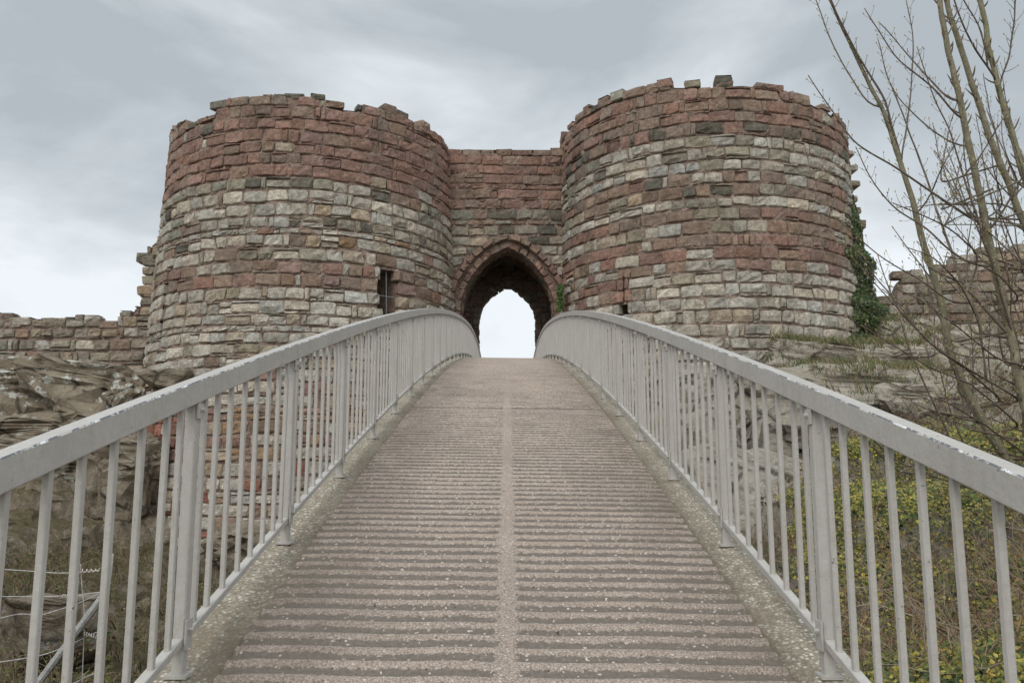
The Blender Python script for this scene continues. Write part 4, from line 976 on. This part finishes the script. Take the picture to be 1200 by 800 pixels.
tag(mb.build("undergrowth", M_TWIG), "tangle of dead stems below the left railing around the wire fence", "undergrowth", kind="stuff")
mb = bush("u", None, 1700, lambda r: (r.uniform(3.2, 17), r.uniform(6.5, 25)), (0.6, 1.7), (0.005, 0.012), BR, 0.9, GR, 0.03, 0, 13, seg=6, curl=0.35)
mb2 = bush('u', None, 800, lambda r: (r.uniform(4.5, 10), r.uniform(8.5, 15)), (0.9, 1.9), (0.006, 0.011), [(0.30, 0.25, 0.19), (0.22, 0.17, 0.13), (0.26, 0.15, 0.10)], 1.3, None, 0, 0, 19, seg=7, curl=0.3)
for v_, c_ in zip(mb2.v, mb2.c): pass
mb.add(np.concatenate(mb2.v), mb2.f, np.concatenate(mb2.c))
tag(mb.build("undergrowth", M_TWIG), "tangled leafless brown brambles over the right bank under the tree", "undergrowth", kind="stuff")
mb = bush("u", None, 900, lambda r: (r.uniform(7, 24), r.uniform(24, 42)), (0.4, 1.3), (0.008, 0.02), BR, 0.7, GR, 0.06, 2, 14)
tag(mb.build("undergrowth", M_TWIG), "brown scrub between the rocks below the right-hand ruined wall", "undergrowth", kind="stuff")
from mathutils.bvhtree import BVHTree
def surface():
    V = []; Fc = []; n = 0
    for o in S.objects:
        if o.type == 'MESH' and o.name.split('.')[0] in ('rock', 'ground'):
            M = o.location; v = np.empty(len(o.data.vertices)*3); o.data.vertices.foreach_get("co", v); v = v.reshape(-1, 3)+np.array(M)
            if o.name == 'ground':
                keep = (GX.ravel() > 4) & (GX.ravel() < 26) & (GY.ravel() > 20) & (GY.ravel() < 50); f = [tuple(p.vertices) for p in o.data.polygons if keep[p.vertices[0]]]
            else: f = [tuple(p.vertices) for p in o.data.polygons]
            V.append(v); Fc += [tuple(i+n for i in q) for q in f]; n += len(v)
    return BVHTree.FromPolygons(np.concatenate(V).tolist(), Fc)
BVH = surface()
def onto(x, y):
    h = BVH.ray_cast(Vector((x, y, 30)), Vector((0, 0, -1)))[0]
    return h.z if h is not None else gz(x, y)
def grass(n, sampler, h, wd, cols, seed, proj=False):
    r = np.random.default_rng(seed); xy = np.array([sampler(r) for _ in range(n)]); z = height(xy[:, 0], xy[:, 1])-0.03; mb = MB()
    if proj: z = np.array([onto(x, y)-0.03 for x, y in xy])
    for (x, y), zz in zip(xy, z):
        a = r.uniform(0, math.pi); L = r.uniform(*h); dx, dy = r.normal(0, 0.35, 2)*L; w = wd*r.uniform(.6, 1.3); c = np.array(cols[r.integers(len(cols))])*r.uniform(0.7, 1.3)
        mb.add([(x-w*math.cos(a), y-w*math.sin(a), zz), (x+w*math.cos(a), y+w*math.sin(a), zz), (x+dx, y+dy, zz+L), (x+dx*.4+w*.5, y+dy*.4, zz+L*.55)], [(0, 1, 3), (0, 3, 2)], c)
    return mb
def near(ps, sd):
    def f(r):
        p = ps[r.integers(len(ps))]; return (p[0]+r.normal(0, sd), p[1]+r.normal(0, sd))
    return f
tuft = [at(930, 430, 38.2), at(1000, 470, 35.5), at(940, 462, 36), at(1090, 470, 34), at(1020, 500, 32), at(975, 436, 39.3), at(1010, 425, 41), at(1030, 412, 43), at(1055, 455, 36), at(960, 440, 37.5), at(1040, 425, 41.5), at(1075, 450, 37), at(905, 422, 38.2), at(1020, 412, 43.5)]
mb = grass(9000, near(tuft, 0.9), (0.15, 0.5), 0.024, [(0.09, 0.105, 0.04), (0.14, 0.13, 0.06), (0.21, 0.17, 0.10), (0.07, 0.085, 0.03)], 31, True)
tag(mb.build("grass", M_TWIG), "tufts of rough grass on the ledge at the foot of the right tower", "grass", kind="stuff")
mb = grass(9000, lambda r: (-r.uniform(2.4, 17), r.uniform(5, 33)), (0.1, 0.4), 0.014, [(0.075, 0.08, 0.035), (0.12, 0.095, 0.055), (0.18, 0.135, 0.09), (0.06, 0.055, 0.03)], 32)
tag(mb.build("grass", M_TWIG), "short dull grass and moss on the left bank", "grass", kind="stuff")
mb = grass(2500, lambda r: (-r.uniform(2.7, 4.2), r.uniform(4.4, 6.4)), (0.2, 0.55), 0.006, [(0.45, 0.30, 0.15), (0.36, 0.25, 0.14), (0.28, 0.17, 0.09)], 33)
tag(mb.build("dead_grass", M_TWIG), "straw-coloured dead grass and bracken at the bottom left beside the bridge", "grass", kind="stuff")

# ---------------------------------------------------------------- bare tree on the right
tree = empty("bare_tree", (7.3, 11.0, gz(7.3, 11.0))); tag(tree, "leafless multi-stemmed tree with opening buds rising at the right edge beside the railing", "tree")
BK = (0.205, 0.185, 0.13); BK2 = (0.16, 0.135, 0.11); BKR = (0.115, 0.085, 0.07)
def interp_pts(P, n):
    P = np.array(P, float); L = np.r_[0, np.cumsum(np.linalg.norm(np.diff(P, axis=0), axis=1))]; q = np.linspace(0, L[-1], n)
    # Catmull-like smoothing
    out = np.c_[[np.interp(q, L, P[:, k]) for k in range(3)]].T
    for _ in range(2): out[1:-1] = (out[:-2]+2*out[1:-1]+out[2:])/4
    return out
twigs = MB(); buds = MB()
def bud(p, d, s_=0.012):
    d = d/np.linalg.norm(d); buds.tube([p, p+d*s_*1.2, p+d*s_*2.6], [s_*0.35, s_*0.55, s_*0.08], 5, np.array([(0.30, 0.24, 0.11), (0.25, 0.15, 0.10), (0.33, 0.31, 0.12)][rng.integers(3)])*rng.uniform(.8, 1.2))
def side_twigs(P, dens, L0, r0):
    n = len(P)
    for i in range(2, n-1):
        if rng.random() < dens*1.35:
            d0 = P[i+1]-P[i]; d0 /= np.linalg.norm(d0)
            s_ = np.cross(d0, (0, 1, 0)); s_ /= np.linalg.norm(s_)
            for sg in ((-1, 1) if rng.random() < 0.65 else (rng.choice([-1, 1]),)):
                d = d0*0.7+s_*sg*0.75+rng.normal(0, 0.25, 3); d /= np.linalg.norm(d); L = L0*rng.uniform(0.25, 1.3)
                Q = [P[i]]; e = d
                for k in range(4): e = e+np.array((0, 0, 0.20))+rng.normal(0, 0.07, 3); e /= np.linalg.norm(e); Q.append(Q[-1]+e*L/4)
                twigs.tube(Q, np.linspace(r0, r0*0.45, 5), 4, np.array(BKR)*rng.uniform(.8, 1.3)); bud(Q[-1], e, 0.013)
                if L > 0.2:
                    for k in (1, 2, 3): bud(Q[k], e+s_*sg*0.8, 0.008)
STEMS = []
def stem(pix, Y, w0, w1, col, name="stem", dens=0.5, L0=0.16, dY=0.0):
    if name == "branch": w0, w1 = w0*0.8, w1*0.85
    n = len(pix); P = [at(x, y, Y+dY*i/(n-1)) for i, (x, y) in enumerate(pix)]
    if name == "branch" and STEMS:                 # grow it out of the nearest stem, from below the fork
        A = np.concatenate(STEMS); d_ = A-np.array(P[0]); w_ = np.hypot(d_[:, 0], d_[:, 2])+0.12*np.abs(d_[:, 1])+np.where(d_[:, 2] > 0.02, 1.5*d_[:, 2], 0)
        J = A[int(np.argmin(w_))]; dy = J[1]-P[0][1]
        while len(P) > 3 and math.hypot(J[0]-P[1][0], J[2]-P[1][2]) < math.hypot(P[0][0]-P[1][0], P[0][2]-P[1][2])*1.05: P = P[1:]
        P = [J]+[(p[0]*(p[1]+dy*(1-min(1, i/2)))/p[1], p[1]+dy*(1-min(1, i/2)), p[2]*(p[1]+dy*(1-min(1, i/2)))/p[1]) for i, p in enumerate(P)]
    m = max(10, int(sum(math.dist(P[i], P[i+1]) for i in range(n-1))/0.09)); Q = interp_pts(P, m)
    STEMS.append(Q) if (w0 > 3.0) else None
    Q += np.array([(vn(i*0.25, Y, w0*9)*0.02, 0, 0) for i in range(m)]); R_ = np.linspace(w0, w1, m)/F*Y/2*0.80
    R_ *= 1+0.10*(np.sin(np.arange(m)*1.9) > 0.93)
    mb = MB(); mb.tube(Q, R_, 9 if w0 > 5 else 6, np.array([np.array(col)*(0.85+0.3*rng.random()) for _ in range(m)]).repeat(9 if w0 > 5 else 6, axis=0), mat=0)
    rel(mb.build(name, M_BARK, smooth=True), tree); side_twigs(Q, dens, L0, max(0.0028, w1/F*Y*0.22)); bud(Q[-1], Q[-1]-Q[-2], 0.016)
stem([(1212, 620), (1195, 560), (1177, 530), (1140, 470), (1114, 410), (1102, 346), (1084, 285), (1069, 225), (1055, 184), (1039, 135), (1020, 101), (997, 52), (972, 0), (960, -25)], 10.6, 15, 3.2, BK, dens=0.4)
stem([(1056, 186), (1050, 160), (1040, 118), (1016, 79), (994, 41), (978, 8), (965, -20)], 10.55, 5, 2.6, BKR, "branch")
stem([(1240, 640), (1215, 520), (1200, 462), (1189, 402), (1177, 357), (1163, 290), (1147, 210), (1125, 112), (1110, 52), (1100, -10), (1092, -60)], 10.4, 15, 7, BK, dens=0.5)
stem([(1250, 640), (1240, 440), (1220, 320), (1200, 255), (1162, 161), (1140, 94), (1121, 37), (1108, -10), (1098, -60)], 10.9, 14, 7, BK, dens=0.5)
stem([(1262, 640), (1260, 420), (1235, 290), (1200, 199), (1177, 120), (1162, 64), (1150, -10), (1143, -60)], 11.2, 13, 7, (0.21, 0.20, 0.13), dens=0.5)
stem([(1144, 259), (1095, 225), (1050, 195), (1020, 178), (999, 165), (979, 135), (964, 112), (949, 90)], 10.2, 5.2, 1.8, BK2, "branch", 0.5, 0.12, -0.5)
stem([(1020, 124), (1008, 108), (986, 71), (970, 35), (957, 0), (950, -20)], 10.6, 3.2, 1.8, BK2, "branch", 0.6, 0.10)
stem([(1140, 310), (1110, 289), (1087, 266), (1050, 244), (1027, 217), (1014, 193), (1005, 174)], 10.3, 4.5, 1.7, BK2, "branch", 0.6, 0.14)
stem([(1122, 135), (1095, 101), (1074, 85), (1050, 67), (1032, 38), (1016, 11)], 10.4, 4.0, 1.7, BKR, "branch", 0.6, 0.14)
stem([(1150, 400), (1128, 330), (1110, 277), (1080, 187), (1061, 139), (1039, 82), (1029, 45)], 11.3, 6, 1.8, BK2, "branch", 0.6, 0.12)
stem([(1118, 120), (1096, 98), (1075, 75), (1061, 60), (1045, 40), (1031, 26)], 10.6, 3.5, 1.6, BKR, "branch", 0.6, 0.12)
stem([(1190, 400), (1175, 345), (1159, 292), (1140, 232), (1117, 157), (1095, 112), (1083, 80), (1076, 56)], 10.1, 5.5, 1.7, BKR, "branch", 0.6, 0.14)
stem([(1125, 172), (1104, 159), (1084, 144), (1065, 125), (1050, 110), (1044, 96)], 10.5, 3.3, 1.6, BKR, "branch", 0.5, 0.12)
stem([(1056, 190), (1062, 160), (1067, 120), (1070, 70), (1071, 38), (1064, 0)], 10.7, 3.5, 2, BK2, "branch", 0.6, 0.12)
stem([(1165, 85), (1145, 60), (1130, 30), (1118, -10)], 10.9, 4.4, 3, BKR, "branch", 0.6, 0.2)
stem([(1170, 100), (1185, 60), (1191, 20), (1193, -20)], 11.1, 3.6, 2.4, BKR, "branch", 0.6, 0.2)
stem([(1161, 70), (1150, 30), (1130, 0), (1125, -20)], 11.1, 3.6, 2.4, BKR, "branch", 0.6, 0.2)
stem([(1168, 262), (1180, 240), (1197, 215), (1212, 180)], 10.2, 4.5, 2.4, BKR, "branch", 0.6, 0.2)
stem([(1172, 330), (1150, 300), (1120, 270), (1080, 250), (1050, 238)], 9.9, 4, 1.8, BKR, "branch", 0.6, 0.2)
for (pix, Y) in [([(1200, 470), (1150, 440), (1100, 410), (1060, 370), (1025, 330), (1000, 301)], 9.4), ([(1180, 470), (1130, 430), (1090, 400), (1050, 360), (1030, 300)], 9.8), ([(1200, 500), (1140, 450), (1090, 430), (1040, 400), (1012, 382)], 9.2),
                 ([(1210, 430), (1170, 420), (1120, 380), (1080, 350), (1045, 335)], 9.9), ([(1190, 440), (1150, 380), (1125, 330), (1095, 300), (1065, 290)], 9.5), ([(1200, 350), (1170, 320), (1140, 305), (1110, 300)], 9.6), ([(1215, 540), (1160, 500), (1110, 470), (1060, 455), (1020, 440)], 9.0),
                 ([(1205, 560), (1165, 540), (1120, 535), (1080, 500), (1060, 470)], 9.3), ([(1215, 600), (1175, 560), (1130, 520), (1110, 470), (1100, 420)], 9.6), ([(1225, 330), (1195, 300), (1178, 260), (1165, 220)], 10.3), ([(1228, 460), (1200, 420), (1185, 370), (1190, 310)], 10.2),
                 ([(1120, 520), (1095, 470), (1080, 440), (1062, 400), (1055, 370)], 9.3), ([(1200, 590), (1150, 575), (1100, 560), (1050, 540), (1010, 510)], 9.1), ([(1060, 560), (1020, 520), (990, 480), (968, 450)], 9.2), ([(1040, 540), (1000, 490), (975, 455), (966, 430)], 9.4)]:
    stem(pix, Y, 4.6, 1.7, BKR, "branch", 0.55, 0.16)
r_ = np.random.default_rng(77)
for i in range(78):
    x0 = r_.uniform(1085, 1235); y0 = r_.uniform(200, 600); a = r_.normal(-0.25, 0.5); L = r_.uniform(70, 170); Y = r_.uniform(9.8, 12)
    pix = [(x0, y0)]; 
    for k in range(4): a += r_.normal(0.03, 0.12); pix.append((pix[-1][0]+math.sin(a)*L/4, pix[-1][1]-math.cos(a)*L/4))
    stem(pix, Y, 3.4, 1.4, BKR if i % 2 else BK2, "branch", 0.6, 0.15)
rel(twigs.build("twigs", M_BARK), tree); rel(buds.build("buds", M_LEAF), tree)

# ---------------------------------------------------------------- wire fence, lower left
fence = empty("wire_fence", (-2.95, 6.1, gz(-2.95, 6.1))); tag(fence, "rusty metal fence post with slack galvanised wires below the left railing", "fence")
top = at(130.5, 648, 6.1); g0 = gz(top[0], 6.1)-0.1; RU = (0.40, 0.32, 0.26); GA = (0.42, 0.42, 0.42)
mb = MB(); mb.tube([(top[0]-0.05, 6.1, g0), (top[0]-0.02, 6.1, top[2]-0.5), (top[0], 6.1, top[2])], 0.025, 10, np.array([RU, (0.44, 0.39, 0.34), (0.50, 0.46, 0.42)]).repeat(10, axis=0)); rel(mb.build("post", M_METAL, smooth=True), fence)
mb = MB(); a = at(122, 698, 6.08); b = at(30, 822, 5.9); mb.tube([a, b], 0.026, 8, (0.30, 0.30, 0.29)); rel(mb.build("brace", M_METAL), fence)
for (pix) in [[(-60, 664), (20, 667), (70, 671), (95, 670), (118, 667)], [(-60, 698), (20, 698), (60, 698), (90, 697), (125, 692)], [(-60, 735), (10, 722), (28, 716), (45, 722), (62, 716), (90, 708), (125, 691)],
              [(-40, 780), (20, 772), (55, 766), (90, 752), (108, 742), (125, 736)], [(-10, 850), (40, 830), (80, 806), (100, 792), (122, 785)], [(96, 660), (98, 690), (101, 720), (98, 800)]]:
    mb = MB(); Q = interp_pts([at(x, y, 6.08) for (x, y) in pix], 24); mb.tube(Q, 0.0035, 5, GA); rel(mb.build("wire", M_METAL), fence)
    tw = MB(); t = Q[-8:]; n = 40; P = interp_pts(t, n); ph = np.arange(n)*1.1; P = P+np.c_[np.zeros(n), np.cos(ph)*0.007, np.sin(ph)*0.007]; 
mb = MB()
for (x0, y0, x1, y1) in [(92, 669, 118, 667), (75, 698, 88, 697), (100, 741, 114, 745)]:
    n = 26; A = np.array(at(x0, y0, 6.05)); B = np.array(at(x1, y1, 6.05)); t = np.linspace(0, 1, n)[:, None]; ph = np.arange(n)*1.3
    P = A*(1-t)+B*t+np.c_[np.zeros(n), np.cos(ph)*0.012, np.sin(ph)*0.012]; mb.tube(P, 0.004, 5, (0.50, 0.46, 0.42))
rel(mb.build("wire_strainer", M_METAL), fence)
print("verts total", sum(len(o.data.vertices) for o in S.objects if o.type == 'MESH'))
